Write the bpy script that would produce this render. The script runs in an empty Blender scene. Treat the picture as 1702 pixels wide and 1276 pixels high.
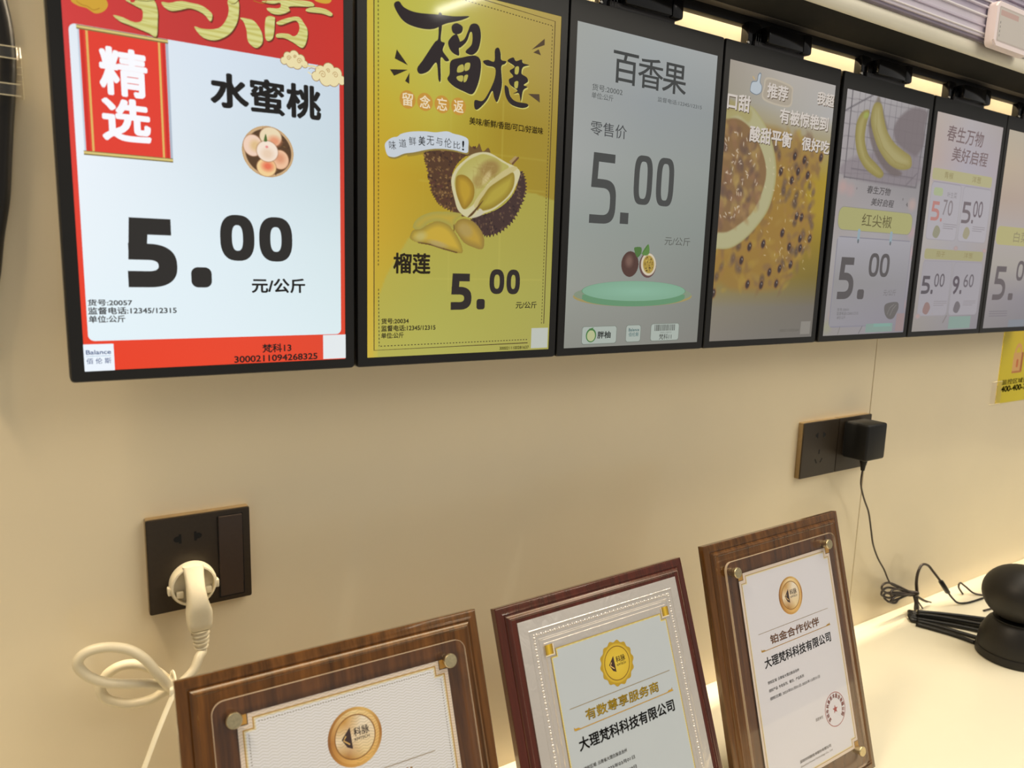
import bpy, bmesh, math, random
import numpy as np
from mathutils import Vector, Matrix
from mathutils.geometry import tessellate_polygon
R = random.Random(7)
SC = bpy.context.scene
COL = SC.collection
PI = math.pi

# ------------------------------------------------------------------ camera
cam_d = bpy.data.cameras.new('camera')
cam = bpy.data.objects.new('camera', cam_d)
COL.objects.link(cam)
cam_d.sensor_fit = 'HORIZONTAL'
cam_d.sensor_width = 36.0
cam_d.lens = 1237.6 / 1702 * 36.0
cam_d.clip_start = 0.01
# columns of the fitted pose: right, forward, up
rt = Vector((0.84241, -0.53814, 0.02745)); fw = Vector((0.53511, 0.82950, -0.15996)); up = Vector((0.06331, 0.14944, 0.98674))
M = Matrix((rt, up, -fw)).transposed().to_4x4()
M.translation = Vector((-0.07989, -0.68247, 0.27798))
cam.matrix_world = M
cam_d.dof.use_dof = True
cam_d.dof.focus_distance = 0.85
cam_d.dof.aperture_fstop = 8.0
SC.camera = cam

# ------------------------------------------------------------------ world, lights, exposure
SC.view_settings.view_transform = 'Standard'
SC.view_settings.look = 'None'
SC.view_settings.exposure = 0.0
SC.view_settings.gamma = 1.0
SC.view_settings.use_curve_mapping = False
W = bpy.data.worlds.new('room_air'); SC.world = W; W.use_nodes = True
W.node_tree.nodes['Background'].inputs[0].default_value = (0.92, 0.88, 0.82, 1)
W.node_tree.nodes['Background'].inputs[1].default_value = 0.34

def area(name, loc, target, sx, sy, power, col):
    l = bpy.data.lights.new(name, 'AREA'); l.shape = 'RECTANGLE'; l.size = sx; l.size_y = sy
    l.energy = power; l.color = col
    o = bpy.data.objects.new(name, l); COL.objects.link(o)
    o.location = loc
    o.rotation_euler = (Vector(target) - Vector(loc)).to_track_quat('-Z', 'Y').to_euler()
    return o
area('ceiling_panel_light', (2.2, -1.9, 2.4), (1.0, -0.1, -.2), 2.4, 2.0, 56, (1.0, 0.91, 0.76))
area('ceiling_line_light', (0.9, -0.42, 2.45), (0.9, -0.42, 0), 3.2, 0.40, 34, (1.0, 0.88, 0.68))
tl = area('ceiling_tube_light', (2.66, -4.0, 2.0), (2.66, -4.0, 0), 0.05, 1.2, 9, (1.0, 0.96, 0.86))
tl.rotation_euler = (0, 0, -0.153)
area('ceiling_spot_light', (-0.42, -0.20, 1.25), (-0.14, 0, 0.35), 0.25, 0.12, 12, (1.0, 0.80, 0.56))

# ------------------------------------------------------------------ helpers
def lin(c):
    return tuple(((x / 255 / 12.92) if x <= 10.3 else ((x / 255 + 0.055) / 1.055) ** 2.4) for x in c)

def mat(name, col, rough=0.5, metal=0.0, spec=0.5, coat=0.0, emit=None, estr=1.0, linear=False):
    m = bpy.data.materials.new(name); m.use_nodes = True
    b = m.node_tree.nodes['Principled BSDF']
    c = col if linear else lin(col)
    b.inputs['Base Color'].default_value = (*c, 1)
    b.inputs['Roughness'].default_value = rough
    b.inputs['Metallic'].default_value = metal
    b.inputs['Specular IOR Level'].default_value = spec
    b.inputs['Coat Weight'].default_value = coat
    b.inputs['Coat Roughness'].default_value = 0.06
    if emit:
        b.inputs['Emission Color'].default_value = (*lin(emit), 1)
        b.inputs['Emission Strength'].default_value = estr
    return m

def fine_noise(m, scale=40, amount=0.08, bump=0.0, stretch=(1, 1, 1)):
    """slight procedural mottling of the base colour and optional relief"""
    nt = m.node_tree; b = nt.nodes['Principled BSDF']
    tc = nt.nodes.new('ShaderNodeTexCoord'); mp = nt.nodes.new('ShaderNodeMapping')
    mp.inputs['Scale'].default_value = stretch
    n = nt.nodes.new('ShaderNodeTexNoise'); n.inputs['Scale'].default_value = scale; n.inputs['Detail'].default_value = 5
    nt.links.new(tc.outputs['Object'], mp.inputs[0]); nt.links.new(mp.outputs[0], n.inputs[0])
    mx = nt.nodes.new('ShaderNodeMixRGB'); mx.blend_type = 'MULTIPLY'
    c = b.inputs['Base Color'].default_value[:]
    mx.inputs[1].default_value = c
    rp = nt.nodes.new('ShaderNodeValToRGB')
    rp.color_ramp.elements[0].color = (1 - amount,) * 3 + (1,); rp.color_ramp.elements[1].color = (1, 1, 1, 1)
    rp.color_ramp.elements[0].position = 0.35; rp.color_ramp.elements[1].position = 0.65
    nt.links.new(n.outputs[0], rp.inputs[0]); nt.links.new(rp.outputs[0], mx.inputs[2]); mx.inputs[0].default_value = 1
    nt.links.new(mx.outputs[0], b.inputs['Base Color'])
    if bump:
        bp = nt.nodes.new('ShaderNodeBump'); bp.inputs['Strength'].default_value = bump; bp.inputs['Distance'].default_value = 0.0005
        nt.links.new(n.outputs[0], bp.inputs['Height']); nt.links.new(bp.outputs[0], b.inputs['Normal'])
    return m

def link(name, me, m=None, parent=None, smooth=False):
    o = bpy.data.objects.new(name, me); COL.objects.link(o)
    if m is not None:
        if isinstance(m, (list, tuple)):
            for x in m: me.materials.append(x)
        else: me.materials.append(m)
    if parent: o.parent = parent
    if smooth:
        for p in me.polygons: p.use_smooth = True
    return o

def fin(name, bm, m, parent=None, smooth=False, auto=None):
    bmesh.ops.recalc_face_normals(bm, faces=bm.faces)
    me = bpy.data.meshes.new(name); bm.to_mesh(me); bm.free()
    o = link(name, me, m, parent, smooth or auto is not None)
    if auto is not None:
        try: me.set_sharp_from_angle(angle=math.radians(auto))
        except Exception: pass
    return o

def tag(o, label, cat, group=None, kind=None):
    o['label'] = label; o['category'] = cat
    if group: o['group'] = group
    if kind: o['kind'] = kind
    return o

def thing(name, label, cat, loc=(0, 0, 0), group=None):
    o = bpy.data.objects.new(name, None); COL.objects.link(o); o.location = loc
    o.empty_display_size = 0.02
    return tag(o, label, cat, group)

def box(bm, x0, x1, y0, y1, z0, z1, bevel=0.0, seg=2, mtx=None):
    r = bmesh.ops.create_cube(bm, size=1)
    vs = r['verts']
    for v in vs:
        v.co = Vector((x0 + (v.co.x + .5) * (x1 - x0), y0 + (v.co.y + .5) * (y1 - y0), z0 + (v.co.z + .5) * (z1 - z0)))
    if bevel > 0:
        es = list({e for v in vs for e in v.link_edges})
        g = bmesh.ops.bevel(bm, geom=es, offset=bevel, segments=seg, affect='EDGES', profile=0.5)
        vs = list({v for f in g['faces'] for v in f.verts} | {v for v in vs if v.is_valid})
        vs = [v for v in vs if v.is_valid]
    if mtx: 
        # bevel leaves the flat faces: move every vertex reachable
        seen = set(vs); st = list(vs)
        while st:
            v = st.pop()
            for e in v.link_edges:
                w = e.other_vert(v)
                if w not in seen: seen.add(w); st.append(w)
        for v in seen: v.co = mtx @ v.co
    return bm

def boxo(name, dims, m, parent=None, bevel=0.0, seg=2, auto=30):
    bm = bmesh.new(); box(bm, *dims, bevel=bevel, seg=seg)
    return fin(name, bm, m, parent, auto=auto)

def catmull(pts, n=8, closed=False):
    P = [Vector(p) for p in pts]; out = []
    L = len(P)
    rng = range(L) if closed else range(L - 1)
    for i in rng:
        if closed: a, b, c, d = P[i - 1], P[i], P[(i + 1) % L], P[(i + 2) % L]
        else: a, b, c, d = P[max(i - 1, 0)], P[i], P[i + 1], P[min(i + 2, L - 1)]
        for k in range(n):
            t = k / n
            out.append(0.5 * ((2 * b) + (c - a) * t + (2 * a - 5 * b + 4 * c - d) * t * t + (3 * b - a - 3 * c + d) * t ** 3))
    if not closed: out.append(P[-1])
    return out

def tube(bm, pts, rad, seg=12, closed=False, flat=None):
    """sweep; rad a number or a list; flat=(a,b) elliptical section scale"""
    P = [Vector(p) for p in pts]; n = len(P); rings = []
    t0 = (P[1] - P[0]).normalized()
    ref = Vector((0, 0, 1)) if abs(t0.z) < .9 else Vector((1, 0, 0))
    nrm = t0.cross(ref).normalized()
    for i in range(n):
        if closed: t = (P[(i + 1) % n] - P[i - 1]).normalized()
        else: t = (P[min(i + 1, n - 1)] - P[max(i - 1, 0)]).normalized()
        nrm = (nrm - t * nrm.dot(t)).normalized()
        bi = t.cross(nrm)
        r = rad[i] if hasattr(rad, '__len__') else rad
        fa, fb = flat if flat else (1, 1)
        rings.append([bm.verts.new(P[i] + (nrm * math.cos(a) * fa + bi * math.sin(a) * fb) * r) for a in [2 * PI * k / seg for k in range(seg)]])
    for i in range(n if closed else n - 1):
        A = rings[i]; B = rings[(i + 1) % n]
        for k in range(seg): bm.faces.new((A[k], A[(k + 1) % seg], B[(k + 1) % seg], B[k]))
    if not closed:
        bm.faces.new(rings[0][::-1]); bm.faces.new(rings[-1])
    return bm

def lathe(bm, prof, seg=32, mtx=None, sx=1.0):
    """prof: list of (radius, height) ; axis z"""
    rings = []
    for r, h in prof:
        if r < 1e-7:
            v = bm.verts.new((0, 0, h)); rings.append([v])
        else: rings.append([bm.verts.new((r * sx * math.cos(2 * PI * k / seg), r * math.sin(2 * PI * k / seg), h)) for k in range(seg)])
    for A, B in zip(rings, rings[1:]):
        for k in range(seg):
            k2 = (k + 1) % seg
            if len(A) == 1 and len(B) == 1: continue
            if len(A) == 1: bm.faces.new((A[0], B[k], B[k2]))
            elif len(B) == 1: bm.faces.new((A[k], A[k2], B[0]))
            else: bm.faces.new((A[k], A[k2], B[k2], B[k]))
    if mtx:
        for r in rings:
            for v in r: v.co = mtx @ v.co
    return bm

def rrect(x0, y0, x1, y1, r, n=6):
    out = []
    for cx, cy, a0 in ((x1 - r, y0 + r, -90), (x1 - r, y1 - r, 0), (x0 + r, y1 - r, 90), (x0 + r, y0 + r, 180)):
        for k in range(n + 1):
            a = math.radians(a0 + 90 * k / n); out.append((cx + r * math.cos(a), cy + r * math.sin(a)))
    return out

def prism(bm, poly, y0, y1, mtx=None):
    """polygon in x/z extruded along y"""
    a = [bm.verts.new((p[0], y0, p[1])) for p in poly]; b = [bm.verts.new((p[0], y1, p[1])) for p in poly]
    n = len(poly)
    bm.faces.new(a); bm.faces.new(b[::-1])
    for i in range(n): bm.faces.new((a[i], b[i], b[(i + 1) % n], a[(i + 1) % n]))
    if mtx:
        for v in a + b: v.co = mtx @ v.co
    return bm

# ------------------------------------------------------------------ flat print (screens, papers, signs)
# drawn in millimetres on the face: u to the right, v up; every shape lies a few micrometres above the last
_glyph = {}
def glyphs(s, bold):
    k = (s, bold)
    if k not in _glyph:
        c = bpy.data.curves.new('lettering', 'FONT'); c.body = s; c.offset = bold; c.resolution_u = 4
        o = bpy.data.objects.new('lettering', c); COL.objects.link(o)
        bpy.context.view_layer.update()
        dg = bpy.context.evaluated_depsgraph_get()
        me = o.evaluated_get(dg).to_mesh()
        me.calc_loop_triangles()
        vs = [(v.co.x, v.co.y) for v in me.vertices]
        tr = [tuple(t.vertices) for t in me.loop_triangles]
        o.evaluated_get(dg).to_mesh_clear()
        bpy.data.objects.remove(o); bpy.data.curves.remove(c)
        _glyph[k] = (vs, tr)
    return _glyph[k]

class Art:
    def __init__(s, dz=0.012):
        s.v = []; s.f = []; s.c = []; s.z = 0.02; s.dz = dz
    def up(s): s.z += s.dz
    def tris(s, vs, tr, col):
        b = len(s.v)
        s.v += [(x, s.z, y) for x, y in vs]
        cols = col if isinstance(col, list) else [col] * len(vs)
        s.c += [lin(q) for q in cols]
        s.f += [tuple(b + i for i in t) for t in tr]
        s.up()
    def poly(s, pts, col):
        pts = [tuple(p[:2]) for p in pts]
        tr = tessellate_polygon([[Vector((x, y, 0)) for x, y in pts]])
        s.tris(pts, tr, col)
    def holed(s, outer, holes, col):
        loops = [outer] + holes
        tr = tessellate_polygon([[Vector((x, y, 0)) for x, y in l] for l in loops])
        s.tris([p for l in loops for p in l], tr, col)
    def sm(s, pts, col, n=5, d=(0, 0)):
        s.poly([(p.x + d[0], p.y + d[1]) for p in catmull([(x, y, 0) for x, y in pts], n, True)], col)
    def rect(s, x0, y0, x1, y1, col): s.tris([(x0, y0), (x1, y0), (x1, y1), (x0, y1)], [(0, 1, 2), (0, 2, 3)], col)
    def rr(s, x0, y0, x1, y1, r, col): s.poly(rrect(x0, y0, x1, y1, r), col)
    def ell(s, cx, cy, rx, ry, col, rim=None, n=36, a0=0):
        vs = [(cx, cy)] + [(cx + rx * math.cos(a0 + 2 * PI * k / n), cy + ry * math.sin(a0 + 2 * PI * k / n)) for k in range(n)]
        s.tris(vs, [(0, 1 + k, 1 + (k + 1) % n) for k in range(n)], [col] + [rim or col] * n)
    def ring(s, cx, cy, r0, r1, col, n=40, ry=1.0):
        o = [(cx + r1 * math.cos(2 * PI * k / n), cy + ry * r1 * math.sin(2 * PI * k / n)) for k in range(n)]
        i = [(cx + r0 * math.cos(2 * PI * k / n), cy + ry * r0 * math.sin(2 * PI * k / n)) for k in range(n)]
        s.tris(o + i, [(k, (k + 1) % n, n + k) for k in range(n)] + [((k + 1) % n, n + (k + 1) % n, n + k) for k in range(n)], col)
    def line(s, pts, w, col, closed=False):
        P = [Vector((p[0], p[1])) for p in pts]; n = len(P); vs = []
        for i in range(n):
            if closed: t = (P[(i + 1) % n] - P[i - 1]).normalized()
            else: t = (P[min(i + 1, n - 1)] - P[max(i - 1, 0)]).normalized()
            q = Vector((-t.y, t.x)); ww = (w[i] if hasattr(w, '__len__') else w) / 2
            vs += [tuple(P[i] + q * ww), tuple(P[i] - q * ww)]
        tr = []
        for i in range(n if closed else n - 1):
            a, b, c, d = 2 * i, 2 * i + 1, (2 * i + 2) % (2 * n), (2 * i + 3) % (2 * n)
            tr += [(a, b, d), (a, d, c)]
        s.tris(vs, tr, col)
    def dash(s, x0, y0, x1, y1, w, on, off, col):
        L = math.hypot(x1 - x0, y1 - y0); dx, dy = (x1 - x0) / L, (y1 - y0) / L; t = 0; vs = []; tr = []
        while t < L:
            e = min(t + on, L)
            b = len(vs)
            for q, sg in ((t, 1), (t, -1), (e, -1), (e, 1)): vs.append((x0 + dx * q - dy * w / 2 * sg, y0 + dy * q + dx * w / 2 * sg))
            tr += [(b, b + 1, b + 2), (b, b + 2, b + 3)]; t += on + off
        s.tris(vs, tr, col)
    def text(s, t, x0, y0, x1, y1, col, bold=0.0, rot=0.0, shear=0.0):
        """lettering fitted exactly into the box"""
        vs, tr = glyphs(t, 0.0)
        if not vs: return
        xs = [p[0] for p in vs]; ys = [p[1] for p in vs]
        a, b, c, d = min(xs), max(xs), min(ys), max(ys)
        out = [(x0 + (x - a) / (b - a) * (x1 - x0) + shear * (y - c) / (d - c), y0 + (y - c) / (d - c) * (y1 - y0)) for x, y in vs]
        if rot:
            cx, cy = (x0 + x1) / 2, (y0 + y1) / 2; cr, sr = math.cos(rot), math.sin(rot)
            out = [(cx + (x - cx) * cr - (y - cy) * sr, cy + (x - cx) * sr + (y - cy) * cr) for x, y in out]
        if not bold: s.tris(out, tr, col); return
        # weight: the same letter printed again a hair to each side
        k = (x1 - x0) / (b - a); m = (y1 - y0) / (d - c); n = 8 if bold > .02 else 4; V = []; Tr = []
        for j in range(n):
            t_ = 2 * PI * (j + .5) / n; dx, dy = bold * k * math.cos(t_), bold * m * math.sin(t_); o = len(V)
            V += [(x + dx, y + dy, ) for x, y in out]; Tr += [tuple(o + q for q in t) for t in tr]
        s.tris(V, Tr, col)
    def zero(s, x0, y0, x1, y1, tx, ty, col, e=2.6, n=40):
        cx, cy = (x0 + x1) / 2, (y0 + y1) / 2
        def se(rx, ry): 
            o = []
            for k in range(n):
                a = 2 * PI * k / n; c, q = math.cos(a), math.sin(a)
                o.append((cx + rx * math.copysign(abs(c) ** (2 / e), c), cy + ry * math.copysign(abs(q) ** (2 / e), q)))
            return o
        O = se((x1 - x0) / 2, (y1 - y0) / 2); I = se((x1 - x0) / 2 - tx, (y1 - y0) / 2 - ty)
        s.tris(O + I, [(k, (k + 1) % n, n + k) for k in range(n)] + [((k + 1) % n, n + (k + 1) % n, n + k) for k in range(n)], col)
    def five(s, x0, y0, x1, y1, tx, ty, col, e=2.5):
        w, h = x1 - x0, y1 - y0; yt = y0 + .635 * h; ym = (y0 + yt) / 2; cx = x0 + .40 * w
        s.poly([(x0 + .07 * w, y1), (x1 - .10 * w, y1), (x1 - .10 * w, y1 - ty), (x0 + .07 * w + tx * .92, y1 - ty), (x0 + .04 * w + tx * .92, yt - ty * .5), (x0 + .02 * w, yt - ty), ], col)
        def half(rx, ry):
            o = []
            for k in range(25):
                a = PI / 2 - PI * k / 24; c, q = max(math.cos(a), 0), math.sin(a)
                o.append((cx + rx * c ** (2 / e), ym + ry * math.copysign(abs(q) ** (2 / e), q)))
            return o
        O = [(x0 + .03 * w, yt)] + half(x1 - cx, yt - ym) + [(x0, y0)]
        I = [(x0 + .03 * w, yt - ty)] + half(x1 - cx - tx, yt - ym - ty) + [(x0, y0 + ty)]
        n = len(O)
        s.tris(O + I, [(k, k + 1, n + k) for k in range(n - 1)] + [(k + 1, n + k + 1, n + k) for k in range(n - 1)], col)
    def price(s, b5, dot, z1, z2, col, t5, tz, rr_=0.3):
        s.five(*b5, *t5, col)
        r = min(dot[2] - dot[0], dot[3] - dot[1]) * rr_
        s.rr(*dot, max(r, .05), col)
        s.zero(*z1, *tz, col); s.zero(*z2, *tz, col)
    def grid(s, x0, y0, x1, y1, arr):
        """arr[row][col] sRGB colours, row 0 at the top; smooth between"""
        A = np.asarray(arr, float); h, w = A.shape[:2]; b = len(s.v)
        for j in range(h):
            for i in range(w):
                s.v.append((x0 + (x1 - x0) * i / (w - 1), s.z, y1 - (y1 - y0) * j / (h - 1)))
        s.c += [lin(q) for q in A.reshape(-1, 3)] if h * w < 400 else [tuple(q) for q in srgb2lin(A.reshape(-1, 3))]
        for j in range(h - 1):
            for i in range(w - 1):
                a = b + j * w + i
                s.f += [(a, a + w, a + w + 1, a + 1)]
        s.up()
    def build(s, name, m, parent=None, y=0.0):
        me = bpy.data.meshes.new(name)
        me.from_pydata([(a / 1000, y - z / 1000, c / 1000) for a, z, c in s.v], [], s.f)
        at = me.color_attributes.new('print', 'FLOAT_COLOR', 'POINT')
        buf = np.ones((len(s.v), 4), np.float32); buf[:, :3] = np.array(s.c, np.float32)[:, :3]
        at.data.foreach_set('color', buf.ravel())
        # all faces towards the viewer (-y)
        nf = np.zeros(len(me.polygons) * 3, np.float32); me.polygons.foreach_get('normal', nf)
        flip = [i for i in range(len(me.polygons)) if nf[3 * i + 1] > 0]
        for i in flip: me.polygons[i].flip()
        me.update()
        return link(name, me, m, parent)

def srgb2lin(a):
    a = np.clip(a / 255, 0, 1)
    return np.where(a <= .04045, a / 12.92, ((a + .055) / 1.055) ** 2.4)

def resample(arr, h, w):
    A = np.asarray(arr, float); H, Wd = A.shape[:2]
    y = np.linspace(0, H - 1, h); x = np.linspace(0, Wd - 1, w)
    y0 = np.minimum(y.astype(int), H - 2); x0 = np.minimum(x.astype(int), Wd - 2)
    fy = (y - y0)[:, None, None]; fx = (x - x0)[None, :, None]
    return (A[y0][:, x0] * (1 - fy) * (1 - fx) + A[y0][:, x0 + 1] * (1 - fy) * fx + A[y0 + 1][:, x0] * fy * (1 - fx) + A[y0 + 1][:, x0 + 1] * fy * fx)

class Pic:
    """a printed picture: colours on a fine grid of a rectangle (mm)"""
    def __init__(s, x0, y0, x1, y1, step, bg):
        s.x0, s.y0, s.x1, s.y1 = x0, y0, x1, y1
        s.w = int((x1 - x0) / step) + 1; s.h = int((y1 - y0) / step) + 1
        s.X, s.Y = np.meshgrid(np.linspace(x0, x1, s.w), np.linspace(y1, y0, s.h))
        s.A = resample(bg, s.h, s.w) if np.ndim(bg) == 3 else np.tile(np.array(bg, float), (s.h, s.w, 1))
        s.keep = np.zeros((s.h, s.w)); s.step = step
    def win(s, a, b, c, d):
        i0 = max(0, int((a - s.x0) / s.step) - 1); i1 = min(s.w, int((b - s.x0) / s.step) + 3)
        j0 = max(0, int((s.y1 - d) / s.step) - 1); j1 = min(s.h, int((s.y1 - c) / s.step) + 3)
        return slice(j0, max(j1, j0)), slice(i0, max(i1, i0))
    def put(s, sl, m, col, alpha):
        m = np.clip(m, 0, 1) * alpha
        s.A[sl] = s.A[sl] * (1 - m[..., None]) + np.array(col, float) * m[..., None]
        s.keep[sl] = np.maximum(s.keep[sl], m)
    def ell(s, cx, cy, rx, ry, col, soft=.5, ang=0, alpha=1):
        r = max(rx, ry) + soft * 2; sl = s.win(cx - r, cx + r, cy - r, cy + r)
        X = s.X[sl] - cx; Y = s.Y[sl] - cy; c, q = math.cos(ang), math.sin(ang)
        u = (X * c + Y * q) / rx; v = (-X * q + Y * c) / ry
        d = (1 - np.sqrt(u * u + v * v)) * min(rx, ry)
        s.put(sl, d / soft + .5, col, alpha)
    def poly(s, pts, col, soft=.5, alpha=1, smooth=True, lit=None):
        if smooth: pts = [(p.x, p.y) for p in catmull([(x, y, 0) for x, y in pts], 4, True)]
        P = np.array(pts); a, c = P.min(0) - soft * 2; b, d = P.max(0) + soft * 2
        sl = s.win(a, b, c, d); X = s.X[sl]; Y = s.Y[sl]
        if X.size == 0: return
        D = np.full(X.shape, 1e9); ins = np.zeros(X.shape, bool)
        for i in range(len(P)):
            x0, y0 = P[i - 1]; x1, y1 = P[i]
            dx, dy = x1 - x0, y1 - y0; L = dx * dx + dy * dy + 1e-9
            t = np.clip(((X - x0) * dx + (Y - y0) * dy) / L, 0, 1)
            D = np.minimum(D, np.hypot(X - x0 - t * dx, Y - y0 - t * dy))
            if dy != 0: ins ^= ((y0 > Y) != (y1 > Y)) & (X < dx * (Y - y0) / dy + x0)
        sd = np.where(ins, D, -D)
        s.put(sl, sd / soft + .5, col, alpha)
        if lit:     # printed modelling of the fruit in the picture: second colour towards its middle
            s.put(sl, sd / lit[1], lit[0], lit[2])
    def line(s, pts, w, col, soft=.4, alpha=1):
        for p, q in zip(pts, pts[1:]):
            a, b = min(p[0], q[0]) - w, max(p[0], q[0]) + w; c, d = min(p[1], q[1]) - w, max(p[1], q[1]) + w
            sl = s.win(a, b, c, d); X = s.X[sl]; Y = s.Y[sl]; dx, dy = q[0] - p[0], q[1] - p[1]; L = dx * dx + dy * dy + 1e-9
            t = np.clip(((X - p[0]) * dx + (Y - p[1]) * dy) / L, 0, 1)
            s.put(sl, (w / 2 - np.hypot(X - p[0] - t * dx, Y - p[1] - t * dy)) / soft + .5, col, alpha)
    def onto(s, art, cut=False):
        if not cut: art.grid(s.x0, s.y0, s.x1, s.y1, s.A); return
        b = len(art.v); 
        V = np.stack([s.X, np.full_like(s.X, art.z), s.Y], -1).reshape(-1, 3)
        art.v += [tuple(q) for q in V]; art.c += [tuple(q) for q in srgb2lin(s.A.reshape(-1, 3))]
        K = s.keep > .3
        for j in range(s.h - 1):
            for i in range(s.w - 1):
                if K[j, i] and K[j + 1, i] and K[j, i + 1] and K[j + 1, i + 1]:
                    a = b + j * s.w + i; art.f.append((a, a + s.w, a + s.w + 1, a + 1))
        art.up()

def print_mat(name, emissive, strength=1.0, rough=0.25, base=None, coat=0.0):
    m = bpy.data.materials.new(name); m.use_nodes = True; nt = m.node_tree; b = nt.nodes['Principled BSDF']
    a = nt.nodes.new('ShaderNodeAttribute'); a.attribute_name = 'print'; a.attribute_type = 'GEOMETRY'
    b.inputs['Roughness'].default_value = rough
    b.inputs['Coat Weight'].default_value = coat
    if emissive:
        b.inputs['Base Color'].default_value = (.012, .012, .013, 1)
        nt.links.new(a.outputs['Color'], b.inputs['Emission Color']); b.inputs['Emission Strength'].default_value = strength
    else: nt.links.new(a.outputs['Color'], b.inputs['Base Color'])
    return m

# ------------------------------------------------------------------ materials
def wood(name, dark, light, rough=.3, coat=.35, sc=1.0):
    m = mat(name, dark, rough, coat=coat); nt = m.node_tree; b = nt.nodes['Principled BSDF']
    b.inputs['Specular Tint'].default_value = (1, .78, .45, 1)
    tc = nt.nodes.new('ShaderNodeTexCoord'); mp = nt.nodes.new('ShaderNodeMapping'); mp.inputs['Scale'].default_value = (110 * sc, 110 * sc, 5 * sc)
    n = nt.nodes.new('ShaderNodeTexNoise'); n.inputs['Scale'].default_value = 1.0; n.inputs['Detail'].default_value = 8; n.inputs['Distortion'].default_value = .4
    n2 = nt.nodes.new('ShaderNodeTexNoise'); n2.inputs['Scale'].default_value = 5.0; n2.inputs['Detail'].default_value = 4
    mp2 = nt.nodes.new('ShaderNodeMapping'); mp2.inputs['Scale'].default_value = (120, 120, 9)
    nt.links.new(tc.outputs['Object'], mp.inputs[0]); nt.links.new(mp.outputs[0], n.inputs[0])
    nt.links.new(tc.outputs['Object'], mp2.inputs[0]); nt.links.new(mp2.outputs[0], n2.inputs[0])
    ad = nt.nodes.new('ShaderNodeMath'); ad.operation = 'ADD'; ml = nt.nodes.new('ShaderNodeMath'); ml.operation = 'MULTIPLY'; ml.inputs[1].default_value = .35
    nt.links.new(n2.outputs[0], ml.inputs[0]); nt.links.new(n.outputs[0], ad.inputs[0]); nt.links.new(ml.outputs[0], ad.inputs[1])
    rp = nt.nodes.new('ShaderNodeValToRGB'); rp.color_ramp.elements[0].position = .45; rp.color_ramp.elements[1].position = .85
    rp.color_ramp.elements[0].color = (*lin(dark), 1); rp.color_ramp.elements[1].color = (*lin(light), 1)
    nt.links.new(ad.outputs[0], rp.inputs[0]); nt.links.new(rp.outputs[0], b.inputs['Base Color'])
    bp = nt.nodes.new('ShaderNodeBump'); bp.inputs['Strength'].default_value = .25; bp.inputs['Distance'].default_value = .0003
    nt.links.new(ad.outputs[0], bp.inputs['Height']); nt.links.new(bp.outputs[0], b.inputs['Normal'])
    return m

M_wall = fine_noise(mat('cream_lacquer_wall', (222, 208, 177), .26, spec=.5, coat=.3), 6, .03)
M_counter = fine_noise(mat('cream_counter', (250, 243, 218), .35, spec=.4), 10, .02)
M_house = fine_noise(mat('black_housing_plastic', (16, 16, 17), .32, spec=.4), 300, .1, .05)
M_bezel = fine_noise(mat('black_bezel', (20, 19, 18), .38, spec=.5), 300, .1)
M_blackmetal = fine_noise(mat('black_powder_coat', (17, 16, 15), .42, spec=.35), 400, .15, .1)
M_darkboard = fine_noise(mat('dark_grey_board', (38, 37, 34), .8, spec=.15), 60, .08)
M_alu = fine_noise(mat('cream_silver_metal', (236, 230, 210), .42, metal=.1), 90, .1, 0, (0.05, 1, 1))
M_bracket = fine_noise(mat('gloss_black_bracket', (12, 12, 14), .15, spec=.6), 200, .1)
M_chrome = fine_noise(mat('chrome_screw', (230, 225, 215), .12, metal=1), 300, .05)
M_socket = fine_noise(mat('bronze_black_plate', (58, 49, 38), .38, metal=.25, spec=.5), 350, .1)
M_socketrim = fine_noise(mat('bronze_rim', (150, 128, 92), .3, metal=.7), 200, .1)
M_hole = fine_noise(mat('socket_hole', (4, 4, 4), .9), 50, .1)
M_white = fine_noise(mat('ivory_white_plastic', (216, 205, 176), .38, spec=.45), 200, .03)
M_tie = fine_noise(mat('nylon_tie', (240, 232, 205), .3, spec=.5), 200, .03)
M_cable = fine_noise(mat('black_cable', (18, 16, 14), .4, spec=.4), 200, .1)
M_graycable = fine_noise(mat('thin_dark_cable', (52, 42, 36), .35, spec=.5), 200, .1)
M_charger = fine_noise(mat('black_charger_plastic', (9, 9, 9), .5, spec=.35), 200, .1)
M_device = fine_noise(mat('matte_black_dome', (26, 23, 20), .48, spec=.4), 200, .1)
M_gold = fine_noise(mat('polished_gold', (222, 178, 78), .22, metal=1), 100, .08)
M_screw = fine_noise(mat('brushed_nickel_stud', (222, 206, 164), .33, metal=1), 700, .15, .1)
M_walnut = wood('walnut_wood', (60, 34, 11), (110, 69, 28), .2, .65)
M_walnut2 = wood('walnut_wood_second', (62, 36, 13), (110, 70, 30), .2, .65)
M_mahog = wood('mahogany_wood', (54, 16, 12), (84, 30, 22), .2, .7)
M_lilac = [fine_noise(mat('lilac_plastic_rib_%s' % n, c, .2, spec=.5), 30, .06, 0, (.1, 1, 1)) for n, c in (('pale', (226, 218, 232)), ('mid', (202, 193, 212)), ('white', (244, 240, 246)), ('dark', (146, 136, 156)))]

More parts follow.
